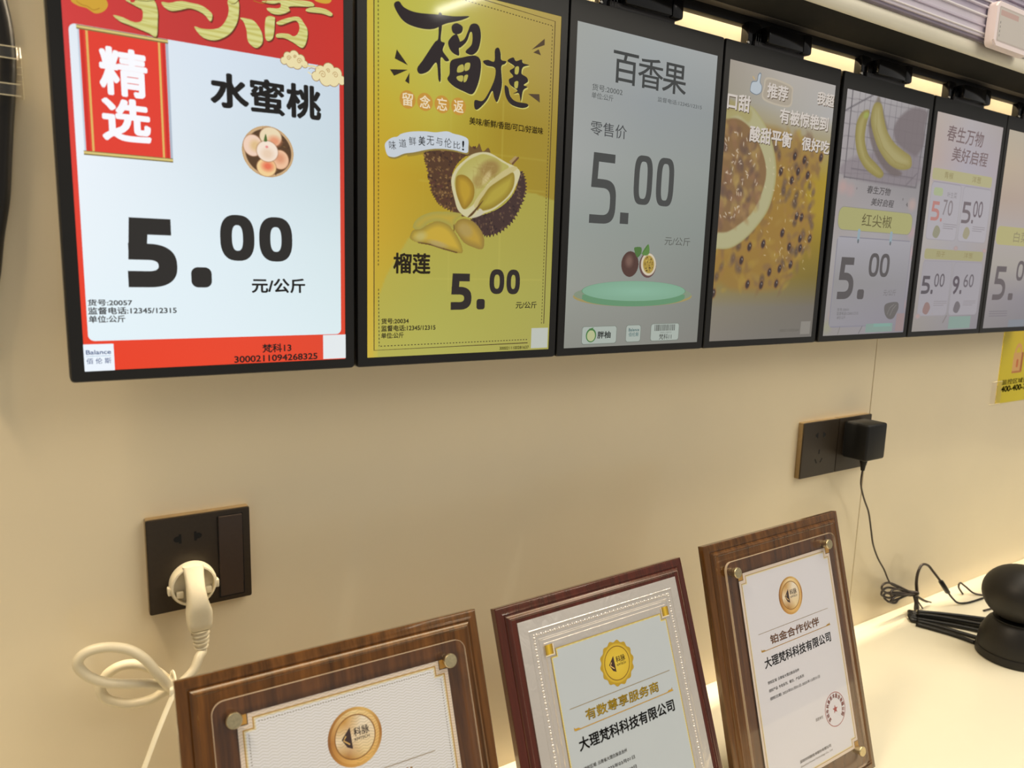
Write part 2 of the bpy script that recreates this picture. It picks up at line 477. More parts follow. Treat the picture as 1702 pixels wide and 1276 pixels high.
def clear_mat(name, tint=(1, 1, 1), rough=.03, refl=1.0, ior=1.45):
    m = bpy.data.materials.new(name); m.use_nodes = True; nt = m.node_tree
    nt.nodes.remove(nt.nodes['Principled BSDF']); out = nt.nodes['Material Output']
    lw = nt.nodes.new('ShaderNodeLayerWeight'); lw.inputs[0].default_value = .5
    pw = nt.nodes.new('ShaderNodeMath'); pw.operation = 'POWER'; pw.inputs[1].default_value = 5
    fr = nt.nodes.new('ShaderNodeMath'); fr.operation = 'MULTIPLY_ADD'; fr.inputs[1].default_value = .55; fr.inputs[2].default_value = ((ior - 1) / (ior + 1)) ** 2 * .8
    nt.links.new(lw.outputs['Facing'], pw.inputs[0]); nt.links.new(pw.outputs[0], fr.inputs[0])
    tr = nt.nodes.new('ShaderNodeBsdfTransparent'); tr.inputs[0].default_value = (*tint, 1)
    gl = nt.nodes.new('ShaderNodeBsdfGlossy'); gl.inputs['Roughness'].default_value = rough; gl.inputs[0].default_value = (refl,) * 3 + (1,)
    mx = nt.nodes.new('ShaderNodeMixShader')
    nt.links.new(fr.outputs[0], mx.inputs[0]); nt.links.new(tr.outputs[0], mx.inputs[1]); nt.links.new(gl.outputs[0], mx.inputs[2])
    nt.links.new(mx.outputs[0], out.inputs[0])
    return m
M_acrylic = clear_mat('clear_acrylic', (.96, .95, .96))
M_acryledge = fine_noise(mat('acrylic_edge', (196, 176, 150), .2, spec=.6), 100, .05)
M_tape = clear_mat('clear_tape', (.995, .985, .97), .15, 1, 1.5)
M_clip = clear_mat('clear_plastic_clip', (.985, .97, .93), .08, 1, 1.6)
M_clipedge = fine_noise(mat('frosted_clip_edge', (250, 240, 205), .2, spec=.7), 100, .05)

# ------------------------------------------------------------------ the setting: wall, counter
def struct(o): o['kind'] = 'structure'; return o
wall = struct(boxo('wall_back', (-1.6, 2.9, 0.012, 0.10, -1.1, 1.6), M_wall))
SEAM = 1.0522
p = boxo('wall_panel', (-1.6, SEAM - .0009, 0.0, 0.012, -1.1, 1.6), M_wall, wall, bevel=.0006, seg=1)
p = boxo('wall_panel', (SEAM + .0009, 2.9, 0.0, 0.012, -1.1, 1.6), M_wall, wall, bevel=.0006, seg=1)
SZ = -0.319
cn = boxo('counter', (-1.5, 2.8, -0.62, 0.0, SZ - .04, SZ), M_counter, None, bevel=.003)
tag(cn, 'long cream counter top running along the foot of the wall', 'counter')

# ------------------------------------------------------------------ overhead shelf, rail and light strip
X0, X1 = -0.12, 2.6
sh = thing('overhead_shelf', 'dark shelf above the price displays with a cream metal front lip', 'shelf', (X0, 0, .574))
def world_part(name, dims, m, parent, bevel=.0005):
    d = list(dims); l = parent.location
    d = [d[0] - l.x, d[1] - l.x, d[2] - l.y, d[3] - l.y, d[4] - l.z, d[5] - l.z]
    return boxo(name, d, m, parent, bevel=bevel)
world_part('underside_board', (X0, X1, -.1105, -.0275, .5745, .592), M_darkboard, sh)
bm = bmesh.new()   # rounded metal lip
prof = [(-.1095, .5742), (-.1110, .5738), (-.1128, .5750), (-.1140, .580), (-.1142, .5860), (-.1130, .5915), (-.1105, .594)]
vs = [[bm.verts.new((x, y, z - .574)) for y, z in prof] for x in (0, X1 - X0)]
for i in range(len(prof) - 1): bm.faces.new((vs[0][i], vs[1][i], vs[1][i + 1], vs[0][i + 1]))
bm.faces.new(vs[0]); bm.faces.new(vs[1][::-1])
fin('front_lip', bm, M_alu, sh, auto=50)
ch = thing('price_channel', 'lilac grey ribbed plastic price channel along the overhead shelf front', 'price channel', (X0, -.112, .5945))
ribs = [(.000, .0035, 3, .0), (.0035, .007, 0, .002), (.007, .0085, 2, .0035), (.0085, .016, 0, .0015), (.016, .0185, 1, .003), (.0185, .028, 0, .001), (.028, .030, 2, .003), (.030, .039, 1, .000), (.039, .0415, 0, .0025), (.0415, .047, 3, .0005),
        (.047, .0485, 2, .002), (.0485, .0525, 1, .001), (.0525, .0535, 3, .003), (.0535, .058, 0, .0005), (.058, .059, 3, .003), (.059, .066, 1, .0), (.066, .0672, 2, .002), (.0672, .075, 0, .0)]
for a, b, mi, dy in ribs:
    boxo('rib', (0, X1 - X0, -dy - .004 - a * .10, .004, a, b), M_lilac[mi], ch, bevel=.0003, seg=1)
for i, x in enumerate((1.0272, 1.62)):
    bm = bmesh.new(); prism(bm, rrect(0, 0, .105, .056, .007), 0, .012)
    bmesh.ops.bevel(bm, geom=[e for e in bm.edges if abs(e.verts[0].co.y - e.verts[1].co.y) < 1e-6 and e.verts[0].co.y < .001], offset=.002, segments=3, affect='EDGES')
    tg = thing('electronic_price_tag', ['white electronic price tag clipped to the channel above the fifth display', 'white electronic price tag further along the channel'][i], 'price tag', (x, -.1330, .5855))
    fin('tag_case', bm, mat('pale_pink_case', (244, 230, 232), .35), tg, auto=40)
    a = Art(); a.rr(7, 6, 98, 50, 2, (196, 186, 182)); a.rr(9, 8, 96, 48, 1.5, (206, 200, 196)); a.rr(11, 39, 60, 46, 1, (200, 170, 166))
    
    for k in range(4): a.rect(12, 12 + 5.5 * k, 13.2, 15 + 5.5 * k, (90, 84, 84))
    a.build('tag_display', print_mat('tag_paper', False, rough=.3), tg, -.0001)
    if i == 1: pass

rail = thing('hanging_rail', 'slim black metal rail fixed under the overhead shelf', 'rail', (X0, -.03, .5635))
world_part('rail_bar', (X0, X1, -.0374, -.0270, .5635, .5742), M_blackmetal, rail)
world_part('rail_ledge', (X0, X1, -.0499, -.0378, .5739, .5744), mat('rail_ledge_grey', (100, 92, 82), .5), rail, 0)
led = thing('light_strip', 'warm light strip above the slot behind the overhead shelf', 'light', (X0, -.014, .70))
world_part('strip_body', (X0, 1.5, -.0272, -.0002, .7010, .7200), M_blackmetal, led, 0)
world_part('strip_diffuser', (X0, 1.5, -.0262, -.0010, .6990, .7008), mat('warm_led', (255, 220, 160), .5, emit=(255, 236, 204), estr=150), led, 0)

# ------------------------------------------------------------------ price displays
PW, PH = 220.5, 358.05            # outer size, mm
SL, SB, SW, SH = 9.7, 8.6, 201.9, 327.7   # lit area
YAW, TILT = 0.00538, 0.00689
DX = [-.06012, .16241, .3841, .60673, .83373, 1.05817, 1.2804]

def display(i, art, label, strength=1.0):
    if i >= 2: art.c = [(q[0] * .99, q[1] * .975, q[2] * .94) for q in art.c]   # these panels show warmer whites
    x = DX[i]
    t = thing('price_display', label, 'display', (x * math.cos(YAW), -.05 + x * math.sin(YAW), .18133), 'price displays hung in a row')
    t.rotation_euler = (TILT, 0, YAW)
    bm = bmesh.new(); prism(bm, [(a / 1000, b / 1000) for a, b in rrect(0, 0, PW, PH, 3, 4)], .0012, .020)
    bmesh.ops.bevel(bm, geom=[e for e in bm.edges if abs(e.verts[0].co.y - e.verts[1].co.y) < 1e-6], offset=.0012, segments=2, affect='EDGES')
    fin('housing', bm, M_house, t, auto=35)
    bm = bmesh.new()
    o = rrect(.9, .9, PW - .9, PH - .9, 2.4, 4); n = len(o)
    inn = rrect(SL, SB, SL + SW, SB + SH, .4, 4)
    A = [bm.verts.new((p[0] / 1000, .0, p[1] / 1000)) for p in o]; B = [bm.verts.new((p[0] / 1000, .0, p[1] / 1000)) for p in inn]
    C = [bm.verts.new((p[0] / 1000, .0013, p[1] / 1000)) for p in rrect(.3, .3, PW - .3, PH - .3, 2.8, 4)]
    D = [bm.verts.new((p[0] / 1000, .0009, p[1] / 1000)) for p in inn]
    for k in range(n):
        k2 = (k + 1) % n
        bm.faces.new((A[k], A[k2], B[k2], B[k])); bm.faces.new((C[k], C[k2], A[k2], A[k])); bm.faces.new((B[k], B[k2], D[k2], D[k]))
    fin('bezel', bm, M_bezel, t, auto=30)
    s = art.build('screen', print_mat('lit_screen_%s' % 'abcdefg'[i], True, strength, .06), t, .0)
    s.location = (SL / 1000, .0006, SB / 1000)
    # hanger bracket
    cx = .098
    bm = bmesh.new(); box(bm, cx - .032, cx + .033, -.0065, .017, .3622, .3815, .0018)
    br = fin('hanger_bracket', bm, M_bracket, t, auto=40)
    bm = bmesh.new(); box(bm, cx + .034, cx + .0505, -.006, .015, .3612, .3845, .003); fin('end_cap', bm, M_bracket, br, auto=40)
    bm = bmesh.new(); box(bm, cx - .048, cx + .044, .0005, .013, .3570, .3635, .0006); fin('neck_plate', bm, mat('dark_grey_plate', (44, 42, 44), .4), br, auto=40)
    bm = bmesh.new(); box(bm, cx - .056, cx - .034, .004, .016, .3585, .3845, .001)
    for k in range(3): box(bm, cx - .047 + k * .004, cx - .0455 + k * .004, .0005, .004, .359, .372, .0002)
    fin('latch', bm, M_bracket, br, auto=40)
    bm = bmesh.new(); lathe(bm, [(0, 0), (.0022, 0), (.0026, -.0008), (.0018, -.002), (0, -.0022)], 16, Matrix.Translation((cx - .058, .003, .3605)) @ Matrix.Rotation(-PI / 2, 4, 'X'))
    fin('screw', bm, M_chrome, br, smooth=True)
    return t

K = (34, 32, 30)
# --- display 1: red and white peach price
a = Art()
a.grid(-.2, -.2, SW + .2, SH + .2, resample([[(196, 52, 52), (186, 50, 46), (196, 44, 36)], [(214, 62, 60), (190, 52, 48), (200, 48, 38)], [(230, 62, 44), (225, 66, 46), (214, 66, 44)], [(232, 58, 26), (232, 66, 34), (222, 66, 36)]], 12, 6))
white = [[(226, 234, 242), (214, 226, 238), (198, 212, 224)], [(234, 242, 250), (214, 226, 234), (200, 216, 222)], [(232, 242, 248), (222, 236, 242), (212, 228, 232)], [(228, 242, 248), (224, 238, 244), (218, 234, 238)]]
WB = (3.4, 22.3, 198.2, 244.2)
pic = Pic(*WB, 4.0, white); a.grid(*WB, pic.A)
# round the card's corners with the red around it
for cx, cy, a0, c in ((3.4, 22.3, 180, (232, 60, 30)), (198.2, 22.3, 270, (222, 66, 36)), (3.4, 244.2, 90, (205, 58, 54))):
    r = 4.5; sx = 1 if cx < 100 else -1; sy = 1 if cy < 100 else -1
    arc = [(cx + sx * r - sx * r * math.cos(k * PI / 16), cy + sy * r - sy * r * math.sin(k * PI / 16)) for k in range(9)]
    a.poly([(cx - sx * .3, cy - sy * .3)] + [(cx - sx * .3, cy + sy * r)] + arc + [(cx + sx * r, cy - sy * .3)], c)
a.dz = .006
# gold brush lettering across the top
CAL = [[39.9,265.9,42.8,266.4,43.3,265.1,45.6,265.8,46.6,267.2,51.4,268.2,58.5,269.6,60.7,262.8,60.4,255.5,59.1,244.9,53.9,246.4,47,248.2,41.4,249.6,35.8,250.9,31.5,254.2,37.1,254.1,42.7,252.4,47.2,252.4,50.2,254.8,50.6,261.2,47,263],
 [63.7,269.4,69.1,269.9,76.4,272.6,83.7,272.8,91.1,272.4,97.3,269.2,98.7,266.4,97.1,262.3,93.4,266,88.5,268.2,82.4,268.8,76.2,266.4,70.1,264.6,65.4,266.1],
 [110.4,280,117.6,281.4,118.3,273.9,116.4,264.7,110.9,256,101.7,249.9,94.1,249.2,89.1,251.5,85.6,256.5,90.6,256.1,98.1,256.9,104.6,259.9,109.3,267.1,110.8,273.7],
 [119.2,269,124.5,269.4,129.8,268.4,135,261.6,135.5,253.8,130.6,249.1,124.7,252.6,123.6,260.8,121.7,266.3],
 [138.7,272.7,144.9,274.5,145.5,271.3,143.9,259.2,139.6,255.9,137.7,259.5],
 [146.9,270.9,156,275.9,164.6,278.2,168.8,274.3,171.6,269.5,170.8,261.3,167.1,255.3,159.9,258.1,152.9,260.2,146.6,259.7,147.4,262.5,155.8,264,160,262.8,163.6,265.4,165.1,271,161.7,275,150.3,269.6],
 [135.6,284.3,143.7,284,149.9,285.9,149.2,281.8,139.5,280,143.5,276.8,150.5,277.5,157.5,281.5,157.6,284.8,176.2,288.4,174.8,291.5,164.8,290.8,149.3,287.7],
 [171.1,285.5,177.7,288.1,186.5,288.4,192.4,286.2,190.9,283.9,183.5,284.5,171.8,283.6],
 [44,268.5,60,272,61,300,52,303,50,280], [64,276,90,282,100,300,92,306,70,290], [110,281,118,282,121,308,112,310], [126,288,176,296,177,302,128,296], [146,292,156,293,158,312,148,312]]
pr2 = lambda l: list(zip(l[::2], l[1::2]))
for q in CAL:
    q = pr2(q); a.sm(q, (120, 28, 22), d=(.9, -1.1))
for q in CAL:
    q = pr2(q); a.sm(q, (92, 74, 26), d=(.35, -.4))
    cen = (sum(x for x, y in q) / len(q), sum(y for x, y in q) / len(q))
    pts = [(p.x, p.y) for p in catmull([(x, y, 0) for x, y in q], 5, True)]
    tr = tessellate_polygon([[Vector((x, y, 0)) for x, y in pts]])
    a.tris(pts, tr, [(214, 212, 138) if (i * 7 % 11) < 7 else (190, 182, 92) for i in range(len(pts))])
for q in ([5.8,259.1,9.9,256.4,15.2,255.7,20.4,253.3,26.1,256.1,28.5,261.3,24,266,8,266], [177.7,293.4,186.5,292.5,191.7,295.5,190,302,178,300]):
    a.sm(pr2(q), (206, 160, 50)); q = pr2(q)
    a.line(catmull([(x * .7 + 5, y * .7 + 78, 0) for x, y in q[:5]], 4), .5, (170, 116, 30))
# clouds
def cloud(cx, cy, w, h, fl=1):
    lob = [(-.42, -.12, .20), (-.26, .18, .26), (.0, .30, .30), (.26, .14, .27), (.42, -.12, .2), (.1, -.15, .33), (-.15, -.15, .3)]
    for d, c in ((.5, (150, 110, 62)), (0, (232, 218, 168))):
        for x, y, r in lob: a.ell(cx + x * w * fl, cy + y * h, r * w * .62 + d, r * h * 1.1 + d, c, n=20)
    for x, y, r in ((-.22, .1, .17), (.2, .02, .2), (.02, .25, .12)):
        sp = [(cx + fl * (x * w + r * w * .55 * (1 - k / 26) * math.cos(k * .42)), cy + y * h + r * h * (1 - k / 26) * math.sin(k * .42)) for k in range(24)]
        a.line(sp, .45, (176, 132, 74))
cloud(160.5, 244.5, 20, 12); cloud(189, 237, 26, 16, -1)
a.line([(168, 241.5), (176, 242.5), (181, 241.5)], 1.3, (226, 208, 150)); a.line([(172, 239.5), (174, 241), (178, 240.5)], .5, (170, 120, 60))
a.line([(171.5, 237.5), (174, 236), (178, 235.5)], .9, (232, 218, 168))
# scroll
a.rect(8.5, 156.5, 67, 243.3, (196, 208, 222)); a.rect(64.5, 158, 66.6, 243, (172, 182, 196))
a.poly([(9.6, 158), (65.2, 158.6), (64.9, 243), (9.6, 242)], (224, 60, 44))
a.rect(10.2, 159, 12.2, 242, (206, 44, 34)); a.rect(62.6, 159, 64.4, 242, (200, 44, 36))
for x in (14.2, 60.6): a.rect(x - .7, 158.8, x + .7, 241.6, (226, 180, 96))
for y0, y1 in ((156.2, 159.2), (241, 243.9)):
    a.rect(8, y0, 66.8, y1, (120, 104, 54)); a.rect(8, y0 + .9, 66.8, y1 - .5, (216, 196, 120))
a.text('精', 21.5, 200.6, 51, 231.8, (246, 246, 250), .032); a.text('选', 21.5, 168.8, 51.6, 197.4, (246, 246, 250), .034)
a.text('水', 96.2, 201.8, 123, 225.8, K, .042); a.text('蜜', 125.6, 200.8, 151.4, 226, K, .030); a.text('桃', 154.2, 201, 181.2, 226.2, K, .036)
# peaches in a round basket
pc = Pic(116, 149, 160, 193, .35, (214, 226, 234))
pc.ell(138, 171.3, 20.6, 20, (196, 160, 112)); pc.ell(138, 171.3, 19.6, 19, (206, 172, 130)); pc.ell(138.3, 171.2, 18.3, 17.8, (84, 58, 34), .8)
for k in range(70):
    an = R.random() * 6.28; r = 18 * math.sqrt(R.random()); pc.ell(138.3 + r * math.cos(an), 171.2 + r * math.sin(an), .9, .35, R.choice([(120, 90, 50), (60, 40, 24), (100, 66, 50)]), .4, R.random() * 3)
for x, y, rx, ry, c, spot, sp in ((140.2, 183, 8.6, 7.4, (232, 214, 178), (226, 142, 104), (3, -3)), (126, 175, 7.3, 8.2, (238, 206, 184), (218, 184, 128), (2, 0)), (147.4, 166, 6.9, 7.4, (236, 190, 154), (214, 146, 110), (0, 1)), (136.4, 159, 7.6, 7, (240, 206, 148), (226, 98, 70), (1, 1)), (137.4, 171.6, 8.4, 8, (242, 224, 206), (228, 200, 172), (0, -2))):
    pc.ell(x, y, rx + .5, ry + .5, (150, 100, 66), .8, alpha=.7); pc.ell(x, y, rx, ry, c, .8); pc.ell(x + sp[0], y + sp[1], rx * .55, ry * .5, spot, 4, alpha=.85)
pc.ell(137, 175, 1, .8, (226, 120, 120), 1); pc.poly([(134.8, 179.5), (136.3, 185), (137.4, 180), (136.5, 179)], (70, 100, 40), .4)
pc.onto(a, cut=True)
a.dz = .012
a.price((32.1, 62.3, 66.6, 114), (76.4, 62.4, 91.6, 78.2), (98.9, 83.9, 125.4, 120.1), (129.2, 84, 156.2, 120), K, (13.2, 12.2), (9.0, 8.0), .33)
a.text('元/公斤', 122.6, 58.4, 166.2, 69.9, K, .030)
a.text('货号:20057', 4.5, 48.5, 33.8, 53.2, K, .022); a.text('监督电话:12345/12315', 4.5, 42.2, 64.6, 47.4, K, .022); a.text('单位:公斤', 4.6, 36.0, 28.5, 41.2, K, .022)
a.rect(-.2, -.2, 19.7, 20, (236, 244, 252)); a.text('Balance', 1.4, 12.4, 17.7, 15.6, (60, 84, 130), .02); a.rect(1.2, 10.9, 17.8, 11.15, (110, 160, 190)); a.text('佰 伦 斯', 1.4, 5.2, 17.6, 9.6, (60, 80, 130), .01)
a.text('梵科13', 129.8, 8.6, 153.6, 15.6, K, .026); a.text('3000211094268325', 107, 1.2, 176.2, 6.4, K, .026)
a.rect(181.6, .8, 202, 21.8, (226, 232, 234))
display(0, a, 'price display with red banner and large 5.00 for peaches, first in the row')

# --- display 2: yellow durian poster
a = Art(.007)
bg = [[(196, 190, 70), (198, 192, 80), (190, 170, 84), (182, 158, 84)], [(202, 190, 66), (196, 192, 84), (184, 164, 66), (176, 152, 76)], [(206, 176, 42), (196, 182, 62), (168, 142, 32), (164, 140, 46)],
      [(208, 168, 34), (186, 156, 34), (172, 146, 32), (162, 138, 42)], [(210, 172, 44), (184, 158, 44), (170, 150, 52), (156, 138, 52)], [(204, 176, 52), (182, 172, 66), (172, 162, 66), (158, 150, 70)], [(206, 190, 76), (192, 186, 86), (176, 164, 76), (162, 150, 78)]]
P2 = Pic(-.2, -.2, SW + .2, SH + .2, 1.6, bg)
P2.poly([(10, 52), (13, 60), (18, 73), (27, 88), (40, 108), (60, 122), (90, 136), (130, 152), (160, 159), (180, 157), (203, 152), (203, -2), (10, -2)], (182, 180, 88), 1.0, .62, smooth=False)
P2.poly([(-1, -1), (6, -1), (6, 329), (-1, 329)], (226, 186, 60), 3, .55, smooth=False)
for x in (55, 82, 110, 138, 166): P2.line([(x, 60), (x, 240)], .6, (206, 194, 92), .8, .35)
for y in (72, 103, 132, 160, 190, 215): P2.line([(50, y), (190, y)], .6, (206, 194, 92), .8, .30)
P2.onto(a)
DK = (38, 28, 30)
for seg in ([(6.4, 328), (6.7, 6.4), (175.2, 7.6)], [(194.7, 27), (194.7, 321.9), (60, 327.9)]): a.line(seg, .9, (70, 48, 22))
a.dash(10.2, 318, 10.7, 190, .8, 1.8, 1.6, (66, 52, 24)); a.dash(10.7, 190, 10.7, 82, .8, 1.8, 1.6, (66, 52, 24)); a.dash(10.9, 62, 11.6, 10, .8, 1.8, 1.6, (60, 48, 24))
a.dash(12.8, 10, 175, 11, .8, 1.8, 1.6, (60, 48, 24)); a.dash(191.8, 27, 191.8, 317, .8, 1.8, 1.6, (80, 66, 30)); a.dash(60, 322.5, 191.5, 317.2, .8, 1.8, 1.6, (80, 66, 30))
INK = [pr2(q) for q in ([24.3,303.8,28.9,307.6,34.2,303.5,46.3,301.8,68.4,304.3,82.6,305.6,98.3,308.6,89.9,303.6,74.2,297.7,63,291.5,51.9,289.5,38.3,290.5,30.3,294.8],
 [67.2,305,70.5,305,70.7,295.3,69.8,283.1,73.8,281.4,71.9,274.7,78.3,267.9,74.8,266.2,69.9,268.2,70.3,249.7,67.9,249.4,65.6,263.5,57.9,255.1,49.6,251.5,46.8,255.8,52.3,263.7,63.2,279.8,66.9,283.8,67.4,295],
 [80.6,297.1,85.6,300.4,91.5,298.5,90.9,293.6,85.8,290.9,81.5,291.9],
 [85.8,290.9,88.6,287,89.6,285.5,93.9,288.7,97.4,296,100.2,301.9,106.2,303.6,110,300.1,111,291.7,108.3,281.4,102.4,276.1,96.4,276.4,95.6,278.7,101.4,285.1,101.9,293.8,99.7,295.2,96.2,286.7,90.4,280.8,88.3,279.3,88.4,273.2,81.8,274.6,78.1,278.7,77.3,283.4,81.5,288.9],
 [113.8,272.4,119.1,274.5,126.1,274.4,126.5,284.5,130.3,287,132.8,283,133.8,276.9,139.3,276.5,137.9,273.8,134,270.6,135.3,256.9,134,247.8,130.4,238.6,127.1,241.7,124.6,247.7,118.7,238.1,109.7,229.3,105.9,230.1,106.1,237,114.1,237.4,120,244.6,126.6,258.1,127.1,268.3,117.7,269.3],
 [138.5,254.8,142.6,252.8,145.3,245.5,151.9,241.9,164.2,241.6,165.5,239.1,158.6,236.7,147.1,238,141.4,242.4,138.7,248.5])]
TIAN = pr2([80.5,267.1,92.1,272,105.4,275.8,111.6,272.1,111.6,260.9,108.4,249.2,103.3,241.6,94.3,242.8,83.9,245.7,77.2,250.8,79.3,256])
LR = pr2([140.9,276.8,147.1,281,150.5,278.3,156.8,280.6,158.6,277.7,165.5,276.9,158.7,273.9,157.4,267.9,163.2,265.5,165,261.9,160.2,258,164.4,256.6,159.6,252.7,157.5,242.6,154.8,249.4,148.4,248.5,153.1,251.8,144.9,255.7,143.1,260.6,147.8,263.9,143.6,268.3,149.1,273])
th = [pr2(q) for q in ([87.9,263.4,93,266,93.8,260.7,87.3,258.4], [95.2,267,100.3,268.4,99.4,262.8,95,261.1], [86.9,254.7,93.2,256.3,92.6,251.2,87.8,251.8], [94.7,256.5,98.4,257.7,97,252.5,94.1,251.1])]
lh = [pr2(q) for q in ([149.9,272.5,153.9,273.5,153.3,267.3,149.6,266.7], [149.6,259,153.6,260.2,153,254.3,149.8,254.1])]
EDGE = (214, 206, 112)
for q in INK + [TIAN, LR]: a.sm(q, EDGE, d=(1.0, -1.0))
for q in INK: a.sm(q, DK, d=(.25, -.2)); 
for q in (TIAN, LR): a.sm(q, DK)
for q in th + lh: a.sm(q, (190, 180, 84))
for k in range(0, 18, 3):
    l = [27.4,268.1,38,256.7,25.5,260.3,21,250.8,38,253,25,246,39.6,250.9,39.4,241.4,35.4,243.2,182.8,304,182.9,298.1,167.9,291.4,176.1,293.1,179,288.1,169.9,289.2,165.5,250.6,178.8,252.1,179.7,244.3]
    q = pr2(l)
    a.poly(q[k:k + 3], (44, 34, 22) if k < 9 else (84, 66, 44))
for (x, y), t in zip(((38, 228.1), (55, 228.3), (72.2, 228.5), (89.2, 228.9)), '留念忘返'):
    a.ell(x, y, 7.7, 7.7, (204, 150, 54)); a.text(t, x - 5, y - 5.2, x + 5, y + 5.4, (244, 226, 190), .02)
a.text('美味/新鲜/香甜/可口/好滋味', 101, 214.6, 184.7, 221.2, (46, 34, 12), .022)
torn = pr2([16.5,187.1,19.5,191.6,24.2,194.5,28.3,195.5,32.3,198.4,41.9,201.3,55.8,203.1,65.8,203.4,77.4,205.6,84.7,204.3,93.7,203.4,99.8,200.9,100.2,194,98.6,188.7,85,189.9,70.4,189.6,58.9,187.8,44.8,183.9,35.2,181.8,28.4,178.7,24.3,177.7,18.9,179])
# durian picture
dp = Pic(38, 92, 172, 208, .45, P2.A[:1, :1] * 0 + np.array((180, 152, 44.)))
dp.poly([(x + 2, y - 3) for x, y in torn], (150, 124, 40), 3, .6)
shellL = pr2([56.7,185.4,56,178.7,58,172.2,60.4,161.9,62.7,152.4,66.1,146.9,70.7,141.3,77.6,137.8,85.6,134.4,92.6,132.8,97.3,134,85.2,156.1,83.8,167.7,89.3,178,98.4,185.7,112.4,191,107.5,194.4,99.4,191.6,89.1,188.6,73.2,189,60,187.1])
spR = pr2([159,176.1,163.7,172.4,166,163.2,164.4,153.7,159.7,142.9,153.7,132.1,145.1,123.3,134.1,116.5,123,114,116.8,117.8,111.8,123.7,105.7,128.5,114,132,124.8,135.7,137,141.5,147.9,150.5,155.2,161.4])
def spikes(out, cen, L, cols, inner, nin):
    dp.poly(out, cols[0], .6)
    P = [(p.x, p.y) for p in catmull([(x, y, 0) for x, y in out], 3, True)]
    for i, (x, y) in enumerate(P):
        dx, dy = x - cen[0], y - cen[1]; l = math.hypot(dx, dy); dx /= l; dy /= l
        dp.poly([(x - dy * 1.5, y + dx * 1.5), (x + dx * L, y + dy * L), (x + dy * 1.5, y - dx * 1.5)], R.choice(cols), .4, smooth=False)
    xs = [p[0] for p in P]; ys = [p[1] for p in P]
    for k in range(nin):
        x = R.uniform(min(xs), max(xs)); y = R.uniform(min(ys), max(ys))
        ins = False
        for i in range(len(P)):
            x0, y0 = P[i - 1]; x1, y1 = P[i]
            if (y0 > y) != (y1 > y) and x < (x1 - x0) * (y - y0) / (y1 - y0) + x0: ins = not ins
        if not ins: continue
        dx, dy = x - cen[0] + R.uniform(-12, 12), y - cen[1] + R.uniform(-12, 12); l = math.hypot(dx, dy); dx /= l; dy /= l; h = R.uniform(2, 4)
        dp.poly([(x - dy * 1.2, y + dx * 1.2), (x + dx * h, y + dy * h), (x + dy * 1.2, y - dx * 1.2)], R.choice(inner), .4, smooth=False)
spikes(shellL, (95, 170), 2.4, [(84, 54, 32), (70, 44, 30), (100, 70, 36)], [(128, 92, 50), (60, 36, 26), (108, 74, 44), (88, 50, 38), (146, 112, 66)], 420)
spikes(spR, (125, 160), 3.0, [(66, 44, 40), (78, 56, 44), (54, 34, 32)], [(92, 66, 52), (48, 30, 30), (110, 84, 62), (70, 46, 44)], 260)
dp.poly([(95, 188), (100, 196), (108, 193), (112, 199), (116, 192), (122, 196), (124, 190), (110, 186)], (110, 82, 40), .6)
dp.poly(pr2([98.4,183.7,105.3,188.3,114.7,191,124.3,191.2,135.4,187.3,144.2,184,154.4,180.9,159,177.2,158.6,172,155.1,163.4,150.3,154.8,141.8,147,130.9,139.1,118.8,134.3,112.8,131.9,104.5,129.4,97.4,131,90.2,136.6,86.5,146.3,84.1,154,82.8,161.8,84.4,168.7,89.4,176]), (214, 206, 160), .6)
dp.poly(pr2([89.5,171.1,98.5,180.8,108.9,186.7,117.2,189.5,129.3,187.7,136.8,184.4,146,180,134.5,172,127.3,167,120.3,160,116.9,154,109.9,146.9,106.5,141.7,97.2,137,91.2,144.6,87.5,154.3,86.2,162]), (186, 176, 92), .7, lit=((206, 198, 128), 14, .5))
dp.ell(124, 176, 12, 8, (150, 116, 60), 5, .4, .75); dp.ell(112, 164, 6, 6, (160, 128, 66), 4, 0, .6); dp.ell(121, 168, 3, 7, (214, 196, 140), 2, -.6, .8)
for k in range(46): dp.line([(R.uniform(104, 136), R.uniform(150, 184))] * 1 + [(R.uniform(106, 134), R.uniform(152, 182))], .3, R.choice([(140, 104, 50), (208, 190, 124), (168, 140, 70)]), .5, .35)
dp.poly([(118, 139), (122, 148), (134, 160), (146, 172), (156, 180), (150, 181), (138, 175), (124, 163), (112, 150), (108, 140)], (204, 190, 130), .8)
dp.poly(pr2([87.9,165.1,93,168.5,100,167.1,106,161.6,108,154.8,106.4,146.7,100.7,139.3,96,137.5,91.8,143.7,88.1,153.3]), (152, 118, 30), .8, lit=((196, 160, 44), 6, .9))
dp.poly(pr2([111.5,136.9,113.6,145.1,118.3,151.5,124.1,159,133.7,165.8,143.4,171.7,150.8,175.4,152.9,169.5,151.4,161.1,145.4,152.4,135.6,144.5,124.7,138.7]), (150, 126, 36), .8, lit=((186, 168, 62), 6, .9))
dp.poly([(101, 130), (108, 137), (118, 147), (113, 140), (106, 132)], (92, 60, 20), .6); dp.poly([(104, 129.5), (110, 133), (114, 139), (119, 135), (112, 131)], (208, 200, 170), .6)
dp.poly(pr2([145.4,185.2,152.7,191.5,157.9,189.9,150.6,182.1]), (176, 148, 96), .5, smooth=False); dp.line([(150, 183.5), (156.5, 190)], 2, (110, 74, 40), .6)
dp.poly(pr2([43.9,118.4,46.6,124.3,54.2,129.6,65.2,133.1,77.6,133.9,90.3,133.6,95,131.9,88.1,125.5,87.1,118.5,80.1,122.1,69.9,124.6,59.8,122.1,52.2,115.8,45.6,116.5]), (170, 160, 74), .6, lit=((196, 166, 60), 5, .8))
